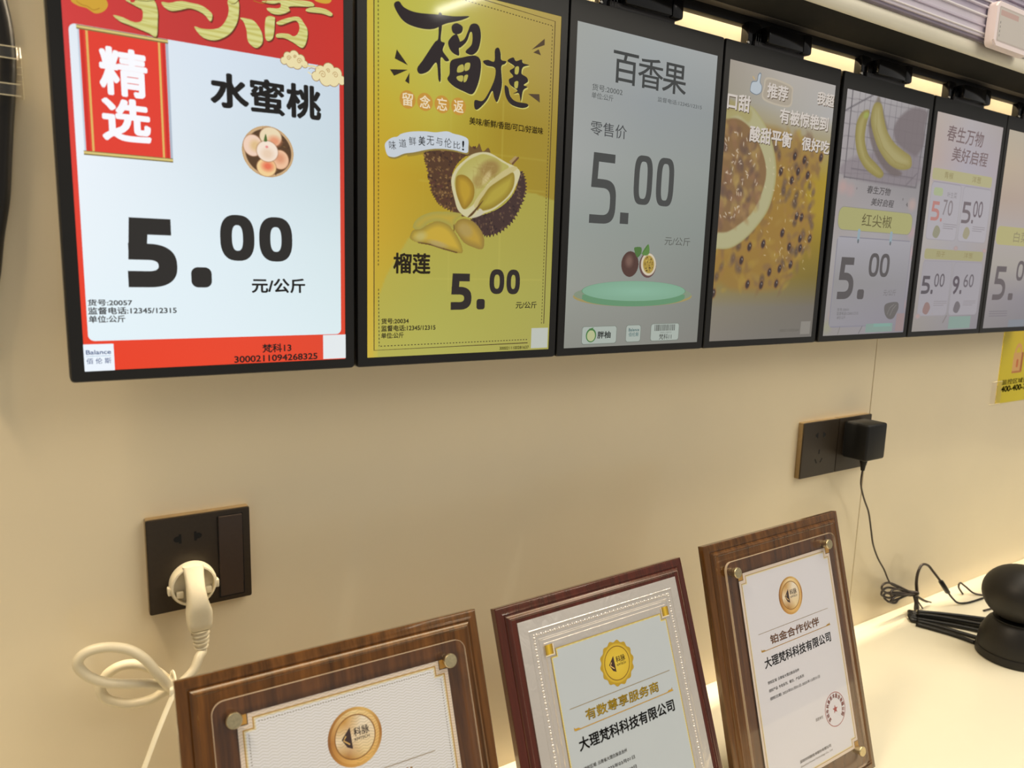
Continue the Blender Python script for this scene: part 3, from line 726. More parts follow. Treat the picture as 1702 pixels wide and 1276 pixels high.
dp.poly(pr2([87.6,122.5,91.6,127.2,98.6,128.6,106.9,126.5,114.3,120.8,119.4,112.8,120.2,104.6,117.3,100.3,107.6,102.1,97.9,105.8,90.7,113.6,87.7,117.5]), (150, 124, 54), .6, lit=((196, 160, 56), 7, .9))
dp.ell(99, 118, 8, 6, (172, 152, 100), 4, -.5, .6); dp.line([(86.5, 122), (87, 112), (93, 106)], .8, (90, 60, 20), .8)
dp.poly(pr2([41.3,110.5,44.5,115.5,52.1,116.8,60.9,122.1,69.9,124.6,79,122.6,86,117.4,92,109.6,95.7,102.7,95.8,96.1,84.1,97.2,72.5,99.9,61.2,102.5,50.1,104,42.4,106.7]), (156, 134, 52), .6, lit=((208, 174, 56), 6, .95))
dp.line([(50, 104.4), (62, 103), (76, 99.5), (90, 96.5)], 1.4, (84, 54, 26), 1.2, .8); dp.ell(52, 110, 6, 4, (196, 186, 120), 4, .3, .7); dp.ell(70, 104, 10, 2.6, (188, 168, 120), 2, -.2, .6)
dp.onto(a, cut=True)
a.sm([(x + .8, y - 1.4) for x, y in torn], (150, 130, 60)); a.sm(torn, (208, 216, 224))
a.text('味', 20.5, 184, 27, 191.5, (58, 58, 60), 0, .1); a.text('道', 30, 187, 37, 194, (50, 50, 52), 0, .1); a.text('鲜', 39.5, 189.6, 46.5, 197, (50, 50, 52), 0, .1); a.text('美', 49, 190.5, 55.5, 198.5, (46, 46, 48), .015)
a.text('无', 57, 191.6, 64.5, 199.6, (60, 60, 62)); a.text('与', 66.5, 192.4, 73, 199.4, (60, 60, 62)); a.text('伦', 75, 191.4, 82.5, 199.8, (60, 62, 64)); a.text('比', 84.5, 191.4, 91.5, 197.8, (40, 40, 42)); a.text('!', 93.8, 190.6, 95.6, 199, (30, 30, 32), .02)
a.text('榴', 25.4, 76.4, 42.8, 94.2, (42, 34, 22), .030); a.text('莲', 44.6, 76.4, 61.9, 94.4, (42, 34, 22), .030)
C2 = (38, 30, 28)
a.price((84.5, 42.4, 107.2, 77), (113, 42.5, 122.4, 52.7), (127.2, 57.5, 144.3, 81.8), (147, 57.3, 163, 81.8), C2, (8.2, 7.4), (5.3, 5.2), .28)
a.text('元/公斤', 159, 43, 184.6, 49.8, C2, .018)
a.text('货号:20034', 13.5, 30.3, 40.6, 35.3, C2, .024); a.text('监督电话:12345/12315', 13.5, 23.5, 68.4, 28.9, C2, .024); a.text('单位:公斤', 13.5, 17, 35.6, 22.2, C2, .024)
a.text('3000211100281637', 141, 1.6, 176.4, 4.6, (60, 54, 26), .02); a.rect(179.2, 1.8, 200, 22.6, (196, 200, 190))
display(1, a, 'price display with yellow durian poster and brush lettering, second in the row', .86)

# --- display 3: grey passion fruit price
a = Art()
pic = Pic(-.2, -.2, SW + .2, SH + .2, 5, [[(160, 164, 162), (158, 164, 166), (158, 162, 164)], [(156, 160, 160), (146, 152, 156), (142, 148, 150)], [(158, 162, 162), (148, 154, 152), (142, 148, 146)], [(146, 153, 150), (140, 148, 144), (134, 141, 138)], [(148, 152, 146), (140, 144, 139), (128, 132, 128)], [(136, 138, 132), (134, 135, 130), (126, 126, 121)]])
pic.onto(a)
G = (66, 68, 68)
a.text('百', 49, 277.5, 83.2, 308.4, G, .012); a.text('香', 83.8, 277.4, 119.6, 308.6, G, .010); a.text('果', 119.4, 277.6, 155, 308.4, G, .012)
a.text('货号:20002', 22.4, 265.4, 63.3, 271.9, (84, 88, 88), .005); a.text('单位:公斤', 22.3, 257.6, 51.2, 263.8, (84, 88, 88), .005)
a.text('监督电话:12345/12315', 113.7, 266.4, 182, 271.4, (88, 92, 94), .006); a.text('零售价', 22.8, 221.8, 72, 235.8, (72, 74, 76), .002)
a.five(26.4, 132.4, 61.8, 204.8, 8.0, 9.0, G, 3.2); a.rect(69, 133.7, 81, 145.7, G); a.zero(86.1, 155.6, 113, 208, 7.6, 6.4, G, 3.4); a.zero(119.2, 156.0, 145.8, 208.6, 7.6, 6.4, G, 3.4)
a.text('元/公斤', 137.5, 113.3, 178.3, 122.8, (84, 86, 82))
a.ell(98.5, 55, 89, 11.2, (156, 142, 92)); a.ell(98.5, 57, 88, 10.6, (128, 142, 122)); 
a.poly([(22, 57), (22, 52)] + [(98.5 + 77 * math.cos(t), 53.5 - 9.6 * math.sin(t)) for t in [PI - PI * k / 20 for k in range(21)]] + [(175.5, 57)], (96, 142, 108))
a.ell(98.5, 61, 77.5, 11.2, (134, 178, 156), (124, 166, 142)); a.ring(98.5, 61, 77, 77.7, (86, 132, 96), ry=.145)
f = Pic(72, 74, 130, 116, .5, (140, 150, 150))
f.ell(87.1, 90.7, 12.8, 14.2, (78, 52, 46), .8); f.ell(85.5, 94, 5, 6, (124, 96, 86), 5, 0, .8)
f.ell(113.8, 90, 13, 14.2, (96, 68, 66), .8, .25); f.ell(114.8, 91, 11.4, 12.6, (206, 196, 176), .8, .25); f.ell(115, 91, 8.4, 10, (166, 140, 60), 1, .25)
for k in range(26):
    t = R.random() * 6.28; r = R.random() ** .5; f.ell(115 + 7 * r * math.cos(t), 91 + 8.6 * r * math.sin(t), 1, .7, R.choice([(70, 52, 24), (120, 96, 36), (190, 166, 80)]), .5, t)
f.poly(pr2([91.7,108.7,98,110,102.9,109.1,103,103,98.1,98.1,94,102]), (74, 112, 56), .6); f.poly(pr2([104.2,101.6,106,107,112.8,113.7,115.3,105.3,112,101]), (86, 128, 62), .6); f.line([(98, 99), (106, 105), (112, 112)], .5, (50, 84, 40))
f.onto(a, cut=True)
for x0, y0, x1, y1 in ((24.3, 3.6, 72.6, 22.2), (87.2, 4.1, 108.6, 22.5), (125, 4, 169.2, 23.2)):
    a.rr(x0 - .6, y0 - .7, x1 + .6, y1 + .5, 3.2, (112, 120, 112)); a.rr(x0, y0, x1, y1, 3, (166, 176, 170))
a.ell(36.6, 12.8, 7.2, 7.6, (70, 120, 66)); a.ell(36.6, 12.4, 5.6, 6, (178, 184, 140)); a.poly([(33, 20), (40, 21.5), (37, 18)], (66, 116, 62))
a.text('胖柚', 45.6, 9.2, 64.2, 16.8, (52, 56, 54), .03)
a.text('Balance', 90.7, 15.8, 106.4, 19.2, (70, 100, 104), .02); a.text('佰伦斯', 91, 9.8, 106.3, 14.6, (80, 110, 112), .01)
x = 130.3
while x < 163: 
    w = R.choice((.4, .4, .8, 1.2)); a.rect(x, 15.2, x + w, 22.4, (84, 86, 82)); x += w + R.choice((.4, .7))
a.text('梵科11', 138, 5, 157.6, 11.4, (70, 72, 68), .01); a.text('3000211083721', 139, 12.4, 157, 14, (110, 114, 110))
display(2, a, 'price display with plain grey layout and green round plate, third in the row', .97)

# --- display 4: passion fruit close-up
a = Art()
q4 = Pic(-.2, -.2, SW + .2, SH + .2, 1.15, [[(160, 152, 142), (178, 172, 166), (176, 172, 170)], [(156, 150, 136), (170, 166, 158), (174, 172, 172)], [(168, 150, 70), (156, 140, 100), (158, 144, 100)], [(168, 140, 40), (160, 132, 40), (166, 140, 34)], [(168, 140, 44), (156, 126, 40), (164, 138, 36)], [(170, 138, 52), (150, 122, 50), (140, 118, 30)], [(146, 124, 50), (140, 118, 46), (120, 104, 40)], [(132, 126, 112), (122, 116, 104), (112, 106, 98)], [(128, 122, 114), (118, 114, 108), (112, 108, 104)]])
q4.poly([(156,196),(168,175),(182,150),(180,128),(164,110),(150,92),(126,67),(86,62),(34,63),(8,72),(-4,60),(-4,240),(80,262),(120,256),(150,255),(186,240),(176,215)], (150, 114, 52), 9, .7)
for k in range(300):
    x = R.uniform(0, 188); y = R.uniform(62, 262)
    if x + (y < 120) * (120 - y) * .9 + (y > 240) * (y - 240) > 186: continue
    q4.ell(x, y, R.uniform(3, 9), R.uniform(2, 5), R.choice([(158, 128, 60), (126, 96, 62), (168, 140, 58), (120, 92, 72), (150, 112, 62)]), 4, R.random() * 3, .5)
for k in range(70):
    x = R.uniform(2, 184); y = R.uniform(68, 252)
    if x + (y < 130) * (130 - y) * .9 > 182: continue
    q4.ell(x, y, R.uniform(3, 4.6), R.uniform(4.4, 7), R.choice([(84, 66, 60), (96, 76, 68), (104, 84, 70), (76, 60, 56)]), 4.0, R.uniform(-.6, .6), .7)
    q4.ell(x + .8, y + 1, .6, .9, (150, 130, 120), .8, 0, .6)
for x, y in pr2([132.1,232.3,151.9,229.4,107.4,211.3,141.2,214.2,161.3,211.2,130.2,202.3,185.4,235.8,146.6,158.7,156.7,157.5,178,131.2,158,130.4,137.1,119.1,121.8,90.6,143.2,96.4,102.1,85.9,117.7,71.3,88.3,69.3,62.2,70,47.1,99.3,60.2,116.4,85.5,120.7,120.9,135.8,159.8,118.1,1.4,58.8]):
    q4.ell(x, y, 4.8, 6.6, (136, 96, 50), 2.5, -.25, .9); q4.ell(x, y, 3.5, 5.2, (54, 40, 42), 1.6, -.25, .95); q4.ell(x + 1, y + 1.5, .7, 1, (170, 160, 150), .7)
outer = pr2([-6,268,3.3,270,37.5,281.6,56.9,273.9,78.1,255.6,92,233.3,98.5,212,98,190,90.1,164.8,74.4,145.5,51.3,126.1,25.5,113.6,1.5,111.9,-8,112])
inner = pr2([-8,258,1.4,262,23,264,44.7,256,62,240,75,222,80,205,76,186,68.2,170,55.2,154,36.9,141.9,18.4,132.9,1.7,131.3,-8,131])
q4.poly(outer, (166, 160, 112), 1.5); q4.poly([(x * .97, y * .985 + 3) for x, y in outer], (178, 174, 138), 3, .7)
q4.poly(inner, (132, 102, 66), 2)
for k in range(130):
    x = R.uniform(-2, 78); y = R.uniform(134, 260)
    if (x / 78) ** 2 + ((y - 198) / 66) ** 2 > .92: continue
    q4.ell(x, y, R.uniform(3, 9), R.uniform(2, 7), R.choice([(156, 124, 80), (112, 84, 66), (172, 146, 84), (92, 72, 66), (140, 104, 76)]), 4, R.random() * 3, .6)
for k in range(60):
    x = R.uniform(2, 70); y = R.uniform(140, 250)
    if (x / 74) ** 2 + ((y - 198) / 62) ** 2 > .85: continue
    tt = R.random() * 3; q4.line([(x, y), (x + 3.5 * math.cos(tt), y + 3.5 * math.sin(tt))], 1.1, (222, 208, 190), .9, .85)
for k in range(70):
    x = R.uniform(80, 180); y = R.uniform(90, 230); tt = R.random() * 3; q4.line([(x, y), (x + 3 * math.cos(tt), y + 3 * math.sin(tt))], 1.0, (214, 196, 164), .9, .7)
q4.poly([(-4, 260), (-4, 282), (20, 282), (44, 276), (40, 262), (20, 268)], (160, 148, 90), 4, .6)
q4.onto(a)
a.dz = .006
a.sm([(64, 291), (112, 289), (117, 305), (112, 315), (68, 318), (62, 306)], (186, 176, 160)); a.sm([(66, 293), (110, 291), (114.5, 305), (110, 313), (70, 316), (64.5, 306)], (170, 160, 146))
Wt = (206, 198, 192); Sh = (96, 82, 66)
def emb(t, x0, y0, x1, y1, b=.03):
    a.text(t, x0 + .9, y0 - 1, x1 + .9, y1 - 1, Sh, b); a.text(t, x0, y0, x1, y1, Wt, b)
emb('推荐', 69.5, 295.5, 107.5, 312); emb('口甜', 1.2, 273.6, 40, 291.6); emb('我超', 166.8, 300.6, 201.5, 315.8); emb('有被惊艳到', 96.5, 269.3, 193.5, 286.6)
emb('酸甜平衡', 44.2, 241.4, 122.6, 259.2); emb('很好吃', 144, 241.5, 200.8, 257.4)
a.sm([(38, 300), (40, 296.5), (50, 295), (58, 299), (59, 306), (55, 311), (56, 319), (53.5, 321), (50, 318), (48.5, 311), (40, 309)], (120, 130, 140)); a.sm([(38.8, 300.4), (41, 297.4), (50, 296), (57, 299.5), (58, 306), (54, 310.5), (55, 318.4), (53.2, 319.6), (51, 317), (49.5, 310.4), (41, 308)], (182, 192, 202))
a.line([(41, 315), (45, 312)], 1.6, (196, 170, 120))
a.text('3000211100281641', 133, 8, 173.4, 11.6, (96, 92, 84)); a.rect(176.4, 3.8, 197, 21.2, (136, 132, 126))
display(3, a, 'price display filled by a passion fruit close-up, fourth in the row', .92)

# --- display 5: bananas and red pepper price
a = Art()
q5 = Pic(-.2, -.2, SW + .2, SH + .2, 1.4, [[(168, 164, 166), (160, 156, 160), (150, 146, 148)], [(160, 154, 158), (146, 140, 146), (140, 136, 142)], [(156, 150, 152), (144, 140, 144), (140, 136, 140)], [(158, 150, 150), (158, 154, 158), (150, 146, 150)], [(160, 156, 156), (160, 156, 164), (152, 148, 154)], [(152, 146, 146), (148, 144, 152), (140, 136, 146)], [(144, 140, 138), (142, 138, 144), (130, 126, 136)]])
WIRE = (92, 88, 94)
for k in range(13):
    x = 12 + k * 15; q5.line([(x, 214), (x + R.uniform(-3, 3), 328)], 1.0, WIRE, 1.2, .55)
for k in range(7):
    y = 320 - k * 16; q5.line([(0, y - 4), (60, y), (202, y + 3)], 1.0, WIRE, 1.2, .5)
for p_, q_ in (((12.5, 328), (12.9, 215)), ((12.9, 216), (189, 215)), ((189.5, 215), (199, 328)), ((27, 228), (180, 228)), ((0, 300), (60, 328)), ((164, 217), (189, 235))): q5.line([p_, q_], 1.8, (80, 76, 82), 1.2, .8)
q5.poly([(16, 217), (188, 217), (186, 262), (120, 262), (20, 240)], (126, 116, 124), 6, .6)
q5.poly(pr2([117.4,293.7,137.1,313.7,165.1,325.3,197.2,322.9,195.4,302.9,197.4,279.8,185.5,261.9,170.1,260.4,127.7,272.4]), (112, 102, 106), 5, .85)
q5.poly([(58, 300), (66, 318), (72, 328), (80, 320), (94, 300), (100, 285), (60, 285)], (116, 108, 100), 4, .9)
q5.poly([(60, 300), (72, 285), (104, 250), (150, 232), (120, 228), (80, 250), (58, 280)], (100, 88, 86), 4, .7)
q5.poly(pr2([41.3,304.6,54.7,306.3,50.3,285.8,51,267.3,62.7,249.8,81.5,240.5,100.7,231,103.4,224.8,94,220.8,73,225.4,54.6,233.3,38.2,247.4,29.6,265,27.6,283.1,32,295.8]), (134, 122, 62), 2, lit=((160, 150, 96), 9, .95))
q5.ell(48, 300, 6, 4, (150, 160, 80), 3, .4)
q5.poly(pr2([63.8,316.8,80.3,318.9,89.2,302.9,101.4,285.5,121.9,271.7,147.9,263.1,167.7,256.8,170.9,242.2,147.3,236.7,122.6,239.4,103.3,247.3,83.1,261.3,68.4,278.6,59.4,296.2]), (140, 128, 70), 2, lit=((164, 155, 106), 12, .95))
q5.line([(72, 310), (76, 285), (96, 262), (130, 246), (160, 243)], 1.4, (138, 124, 66), 2, .6); q5.line([(47, 295), (42, 270), (56, 246), (84, 232)], 1.2, (142, 130, 70), 2, .6)
for x, y, c in ((12, 203, (186, 150, 146)), (30, 200, (176, 148, 148)), (186, 190, (186, 156, 150)), (192, 150, (180, 146, 150)), (196, 120, (184, 150, 154)), (20, 28, (184, 140, 130)), (190, 42, (176, 140, 134)), (8, 12, (150, 150, 120)), (185, 26, (176, 144, 142))): q5.ell(x, y, 9, 8, c, 9, 0, .6)
q5.onto(a)
G5 = (82, 78, 80)
a.text('春生万物', 68, 198.6, 125, 209, G5, .018, shear=2); a.text('美好启程', 81, 182.6, 136.5, 193, G5, .018, shear=2)
a.ell(160, 196, 1.5, 2, (120, 116, 118)); a.line([(170, 190), (174, 186), (172, 192)], 2, (96, 92, 94)); a.ell(44, 203, 1.4, 1.8, (130, 122, 126))
a.rr(8, 145.6, 192, 177.6, 12, (140, 138, 128)); a.rr(9, 146.6, 191, 176.6, 11.5, (164, 162, 110)); a.text('红尖椒', 64, 153, 137.5, 170.6, (100, 94, 62), .006)
a.rr(11, 11, 196, 137.5, 8, (132, 130, 142)); a.grid(13, 13, 194.5, 136, resample([[(160, 158, 168), (156, 154, 162)], [(142, 140, 142), (140, 138, 144)], [(144, 142, 150), (134, 130, 142)]], 5, 4))
for x in (60, 140): a.rr(x - 3, 132, x + 3, 149, 2, (140, 160, 172)); a.ell(x, 132, 2, 3, (100, 104, 110))
a.five(23.4, 51, 59.6, 109.2, 11, 10.4, G5, 2.3); a.rr(71, 50.8, 87.2, 64.8, 4, G5); a.zero(92.4, 83, 117.4, 116.8, 6.4, 5.6, G5); a.zero(119.8, 83, 144.2, 116.8, 6.4, 5.6, G5)
a.text('元/公斤', 136.5, 55.6, 169.4, 64.6, (108, 104, 108)); a.text('货号:20031', 27, 34, 55, 38.4, (100, 98, 100)); a.text('监督电话:12345/12315', 27.5, 28.4, 78.3, 33.2, (100, 98, 100)); a.text('单位:公斤', 28.5, 22.8, 48.3, 27.2, (100, 98, 100))
a.sm([(143, 40), (152, 45), (176, 46), (181, 38), (177, 30), (170, 22), (158, 21), (147, 28)], (98, 94, 94)); a.line([(160, 26), (166, 36), (174, 42)], 1, (130, 126, 124)); a.line([(152, 28), (158, 38), (168, 43)], 1, (126, 122, 122))
a.rect(101, 2.2, 170, 14.8, (126, 148, 142)); a.rect(120, 10, 165, 14.8, (122, 158, 150)); a.rect(178, 2, 200, 29, (146, 128, 130))
a.line([(34, 1), (38, 12)], .9, (110, 108, 100)); a.line([(84, 1), (92, 12)], 1.2, (104, 102, 104))
display(4, a, 'price display with bananas in a wire basket above a pepper price, fifth in the row', .95)

# --- display 6: four small prices
a = Art()
Pic(-.2, -.2, SW + .2, SH + .2, 4, [[(178, 166, 160), (172, 166, 170), (164, 156, 156)], [(178, 160, 154), (166, 160, 172), (166, 156, 164)], [(172, 166, 164), (168, 164, 170), (164, 158, 162)], [(168, 162, 160), (160, 156, 162), (160, 152, 152)], [(156, 150, 148), (150, 146, 152), (144, 138, 144)], [(146, 140, 136), (140, 136, 140), (130, 126, 134)]]).onto(a)
G6 = (108, 98, 104)
a.text('春生万物', 33.5, 290, 142, 313, (118, 102, 104), .014, shear=3); a.text('美好启程', 54.5, 262, 163, 283.5, (118, 102, 104), .014, shear=3)
for x0, y0, x1, y1, ta, tb, tc in ((6.6, 231, 188, 248, '青椒', '', (172, 167, 128)), (11, 112.4, 191, 128, '茄子', '', (160, 155, 116))):
    a.rr(x0, y0, x1, y1, 5, tc); a.text(ta, x0 + 34, y0 + 4, x0 + 60, y1 - 3, (138, 126, 84)); a.text('洋葱', x0 + 118, y0 + 4, x0 + 146, y1 - 3, (138, 126, 84)); a.line([(x0 + 2, y0 - 2.5), (x1 - 4, y0 - 2.2)], .8, (148, 142, 160))
for x0, x1, y0, y1 in ((8, 96, 142, 228), (102, 192, 142, 228), (10, 97, 24, 110), (103, 194, 24, 110)):
    a.rr(x0, y0, x1, y1, 7, (150, 146, 154)); a.rr(x0 + .9, y0 + .9, x1 - .9, y1 - .9, 6.5, (168, 164, 172) if y0 > 100 else (156, 152, 160))
a.rr(16, 208, 42, 220, 4, (162, 172, 138)); a.text('叶生菜', 56, 207, 84, 216, (134, 130, 134))
def small(b, z1, z2, d, lead, c1, c2):
    if lead == '5': a.five(*b, 6.4, 5.2, c1)
    else: a.text(lead, *b, c1, .02)
    a.rr(*d, 1, c1)
    for t, q in zip(z1, z2): a.text(t, *q, c2, .002)
small((15.5, 170.5, 39, 199.5), '70', ((47.5, 180, 59.5, 203.5), (62, 180, 76, 203.5)), (43, 170, 48, 175), '5', (176, 122, 118), (130, 122, 126))
small((106, 171, 133, 204.5), '00', ((139.5, 182, 153.5, 208), (155.5, 182, 169.5, 208)), (137.5, 172, 143, 177.5), '5', G6, G6)
small((13.5, 58.5, 37.5, 86.5), '00', ((48.5, 69.5, 62, 90.5), (64.5, 69.5, 78.5, 90.5)), (41, 58.5, 47, 65), '5', (84, 78, 86), (98, 92, 98))
small((105.5, 58.5, 125, 87), '60', ((138.5, 69.5, 153, 91), (155.5, 69.5, 170.5, 91)), (129, 58.5, 135, 65), '9', (92, 84, 92), (104, 98, 104))
for x, y in ((53.5, 160), (144, 160), (54, 40), (145, 40)):
    for k in range(3): a.rect(x, y + k * 3.2, x + 40 - 9 * (k == 0), y + k * 3.2 + 1.0, (138, 132, 138))
for x, y, c in ((36, 154, (140, 138, 118)), (126, 156, (152, 146, 122)), (34, 36, (140, 114, 112)), (126, 37, (106, 100, 106))): a.sm([(x - 10, y - 3), (x - 5, y + 8), (x + 4, y + 9), (x + 11, y + 1), (x + 4, y - 9), (x - 6, y - 8)], c)
a.rect(107, 2, 176, 22, (128, 150, 144)); a.line([(88, 12), (98, 24)], 2, (120, 112, 112))
for x, y, c in ((12, 24, (176, 146, 140)), (192, 130, (182, 150, 146)), (100, 131, (176, 150, 148))): a.ell(x, y, 7, 4, c, (158, 146, 148))
display(5, a, 'price display with four small prices in two rows, sixth in the row', .95)

# --- display 7, cut by the frame
a = Art()
Pic(-.2, -.2, SW + .2, SH + .2, 4, [[(176, 166, 150), (172, 164, 150)], [(182, 166, 146), (176, 160, 148)], [(172, 154, 142), (170, 154, 146)], [(168, 160, 160), (164, 156, 158)], [(162, 156, 150), (160, 154, 150)], [(142, 136, 140), (130, 126, 136)], [(132, 128, 130), (120, 116, 124)]]).onto(a)
a.rr(4, 142, 196, 173, 12, (172, 166, 116)); a.text('白菜', 66, 148, 120, 166, (132, 124, 94))
a.five(18.9, 48.4, 61, 106, 10, 9.5, (92, 84, 88), 2.3); a.rr(75, 48, 92, 60, 3, (92, 84, 88)); a.zero(94, 82, 122, 117, 6, 6, (92, 84, 88)); a.zero(125, 82, 153, 117, 6, 6, (92, 84, 88)); a.rect(90, 0, 150, 13, (122, 128, 138))
for k in range(3): a.rect(16, 20 + 4 * k, 80, 21.4 + 4 * k, (116, 110, 118))
display(6, a, 'price display cut by the right edge of the photo, last in the row', .95)

# ------------------------------------------------------------------ wall sockets (faceplates 86 mm)
def plate(x, z, label, kind):
    t = thing('wall_socket', label, 'socket', (x, 0, z - .086), 'dark bronze wall plates')
    bm = bmesh.new(); prism(bm, rrect(0, 0, .086, .086, .0016, 3), -.0078, 0); fin('plate_rim', bm, M_socketrim, t, auto=40)
    bm = bmesh.new(); prism(bm, rrect(.0004, .0004, .0856, .0856, .0014, 3), -.0095, -.0077)
    bmesh.ops.bevel(bm, geom=[e for e in bm.edges if abs(e.verts[0].co.y - e.verts[1].co.y) < 1e-6 and e.verts[0].co.y < -.009], offset=.0005, segments=2, affect='EDGES')
    fin('faceplate', bm, M_socket, t, auto=40)
    def hole(name, poly):
        bm = bmesh.new(); prism(bm, [(a / 1000, .086 + b / 1000) for a, b in poly], -.00965, -.0090); fin(name, bm, M_hole, t)
    def teardrop(cx, cy, s):   # round bulge with a slot: sits to one side
        return [(cx + s * (-3.4 * math.cos(k * PI / 8)), cy + 2.7 * math.sin(k * PI / 8)) for k in range(-4, 5)] + [(cx + s * .9, cy + 2.7), (cx + s * .9, cy + 4.2), (cx + s * 3.0, cy + 4.2), (cx + s * 3.0, cy - 4.2), (cx + s * .9, cy - 4.2), (cx + s * .9, cy - 2.7)]
    if kind == 'switch':
        hole('pin_slot', teardrop(24.8, -20.3, 1)); hole('pin_slot', teardrop(41.2, -19.8, -1))
        hole('earth_slot', [(33.6, -47), (36.2, -47), (36.2, -54), (33.6, -54)])
        bm = bmesh.new(); prism(bm, rrect(.0575, .0045, .0795, .0815, .0006, 2), -.0101, -.0092)
        fin('switch_surround', bm, M_hole, t)
        bm = bmesh.new(); vs = []
        for x_, z_, y_ in ((.0582, .0052, -.0102), (.0788, .0052, -.0102), (.0788, .0808, -.0122), (.0582, .0808, -.0122)): vs.append((bm.verts.new((x_, y_, z_)), bm.verts.new((x_, -.0096, z_))))
        f_ = [v[0] for v in vs]; b_ = [v[1] for v in vs]; bm.faces.new(f_); bm.faces.new(b_[::-1])
        for k in range(4): bm.faces.new((f_[k], b_[k], b_[(k + 1) % 4], f_[(k + 1) % 4]))
        bmesh.ops.bevel(bm, geom=[e for e in bm.edges], offset=.0004, segments=2, affect='EDGES')
        fin('rocker_switch', bm, fine_noise(mat('rocker_brown', (64, 52, 44), .34, spec=.5), 300, .05), t, auto=40)
    else:
        hole('pin_slot', teardrop(33, -21.8, 1)); hole('pin_slot', teardrop(51, -22, -1))
        hole('earth_slot', [(40.6, -44), (42.8, -44), (42.8, -51), (40.6, -51)])
        for s, cx in ((1, 35.4), (-1, 48.3)): hole('pin_slot', [(cx - s * 3, -59), (cx - s * 1.2, -58), (cx + s * 3, -64.5), (cx + s * 1.2, -65.5)])
    return t
plate(-.01173, .05361, 'dark bronze wall socket with a rocker switch and a white plug', 'switch')
plate(.87177, .05562, 'dark bronze wall socket with free holes, beside the black charger', 'free')
plate(.87177 + .0862, .05562, 'dark bronze wall socket mostly covered by the black charger', 'free')

# ------------------------------------------------------------------ white plug and its cord
pl = thing('plug_cord', 'ivory white round plug with its looped thick white cord', 'plug', (.0230, -.0095, -.0070))
bm = bmesh.new()
prof = [(0, .0), (.0150, 0), (.0190, .0008), (.0194, .003), (.0194, .0085), (.0182, .0120), (.0168, .0124), (.0160, .0075), (0, .0075)]
lathe(bm, prof, 40, Matrix.Rotation(PI / 2, 4, 'X')); fin('plug_disc', bm, M_white, pl, auto=40)
bm = bmesh.new()
for s in (-1, 1):
    box(bm, s * .0192 - .0018, s * .0192 + .0018, -.0105, -.004, -.006, .001, .0008)
    box(bm, s * .0115 - .0030, s * .0115 + .0030, -.0118, -.006, -.0095, -.0035, .001)
fin('side_lug', bm, M_white, pl, auto=40)
bm = bmesh.new()   # ridge and angled body, swept
secs = [((0, -.0095, .0180), .0088, .003), ((0, -.0130, .0100), .0078, .0055), ((.0002, -.0170, .0000), .0075, .0085), ((.0008, -.0205, -.0100), .0083, .0100), ((.0012, -.0215, -.0170), .0100, .0088), ((.0014, -.0215, -.0200), .0106, .0082), ((.0016, -.0213, -.0290), .0104, .0078), ((.0018, -.0210, -.0350), .0096, .0072), ((.0018, -.0208, -.0362), .0080, .0060)]
rings = []
for (cx, cy, cz), hx, hy in secs:
    n = 20; ring = []
    for k in range(n):
        t_ = 2 * PI * k / n; c, q = math.cos(t_), math.sin(t_)
        ring.append(bm.verts.new((cx + hx * math.copysign(abs(c) ** .6, c), cy + hy * math.copysign(abs(q) ** .6, q), cz)))
    rings.append(ring)
for A, B in zip(rings, rings[1:]):
    for k in range(20): bm.faces.new((A[k], A[(k + 1) % 20], B[(k + 1) % 20], B[k]))
bm.faces.new(rings[0]); bm.faces.new(rings[-1][::-1]); fin('plug_body', bm, M_white, pl, auto=50)
def W2(p): return Vector(p) - pl.location
base = Vector((.0018, -.0208, -.036))
path = [base + Vector((0, 0, 0)), base + Vector((.0002, .0002, -.006)), base + Vector((.0004, .0004, -.012)), base + Vector((.0006, .0008, -.018))]
bm = bmesh.new(); P = catmull(path, 8); rad = []
for i in range(len(P)):
    u = i / (len(P) - 1); rib = 1.0 if (int(u * 9) % 2 == 0) else .80; rad.append((.0084 - .0026 * u) * rib)
tube(bm, P, rad, 20); fin('strain_relief', bm, M_white, pl, auto=35)
tail = P[-1]
cord = [tail + Vector((0, 0, .002)), tail + Vector((.0002, -.001, -.004)), W2((.0222, -.036, -.066)), W2((.0170, -.040, -.0745)), W2((.0085, -.043, -.0805)), W2((-.0012, -.045, -.0840)), W2((-.0118, -.050, -.0660)), W2((-.0211, -.050, -.0495)), W2((-.0316, -.048, -.0395)), W2((-.0443, -.046, -.0345)), W2((-.0570, -.044, -.0340)), W2((-.0655, -.043, -.0377)), W2((-.0680, -.042, -.0454)), W2((-.0624, -.042, -.0556)), W2((-.0502, -.042, -.0655)), W2((-.0354, -.042, -.0710)), W2((-.0178, -.042, -.0765)), W2((-.0030, -.042, -.0835)),
        W2((.004, -.036, -.090)), W2((-.002, -.030, -.0850)), W2((-.0110, -.028, -.0740)), W2((-.0228, -.028, -.0650)), W2((-.0339, -.028, -.0615)), W2((-.0435, -.027, -.0640)), W2((-.0500, -.026, -.0700)), W2((-.0530, -.025, -.0800)), W2((-.0480, -.025, -.0905)), W2((-.0340, -.026, -.0980)), W2((-.0173, -.030, -.0975)), W2((-.0031, -.034, -.0905)), W2((.010, -.036, -.090)), W2((.020, -.036, -.110)), W2((.028, -.034, -.160)), W2((.030, -.030, -.230)), W2((.032, -.024, -.300)), W2((.034, -.020, -.314))]
bm = bmesh.new(); tube(bm, catmull(cord, 7), .0040, 14); fin('cord', bm, M_white, pl, smooth=True)
tie = thing('cable_tie', 'pale nylon cable tie holding the white cord loops, long tail hanging', 'cable tie', (-.0015, -.050, -.0835))
bm = bmesh.new()
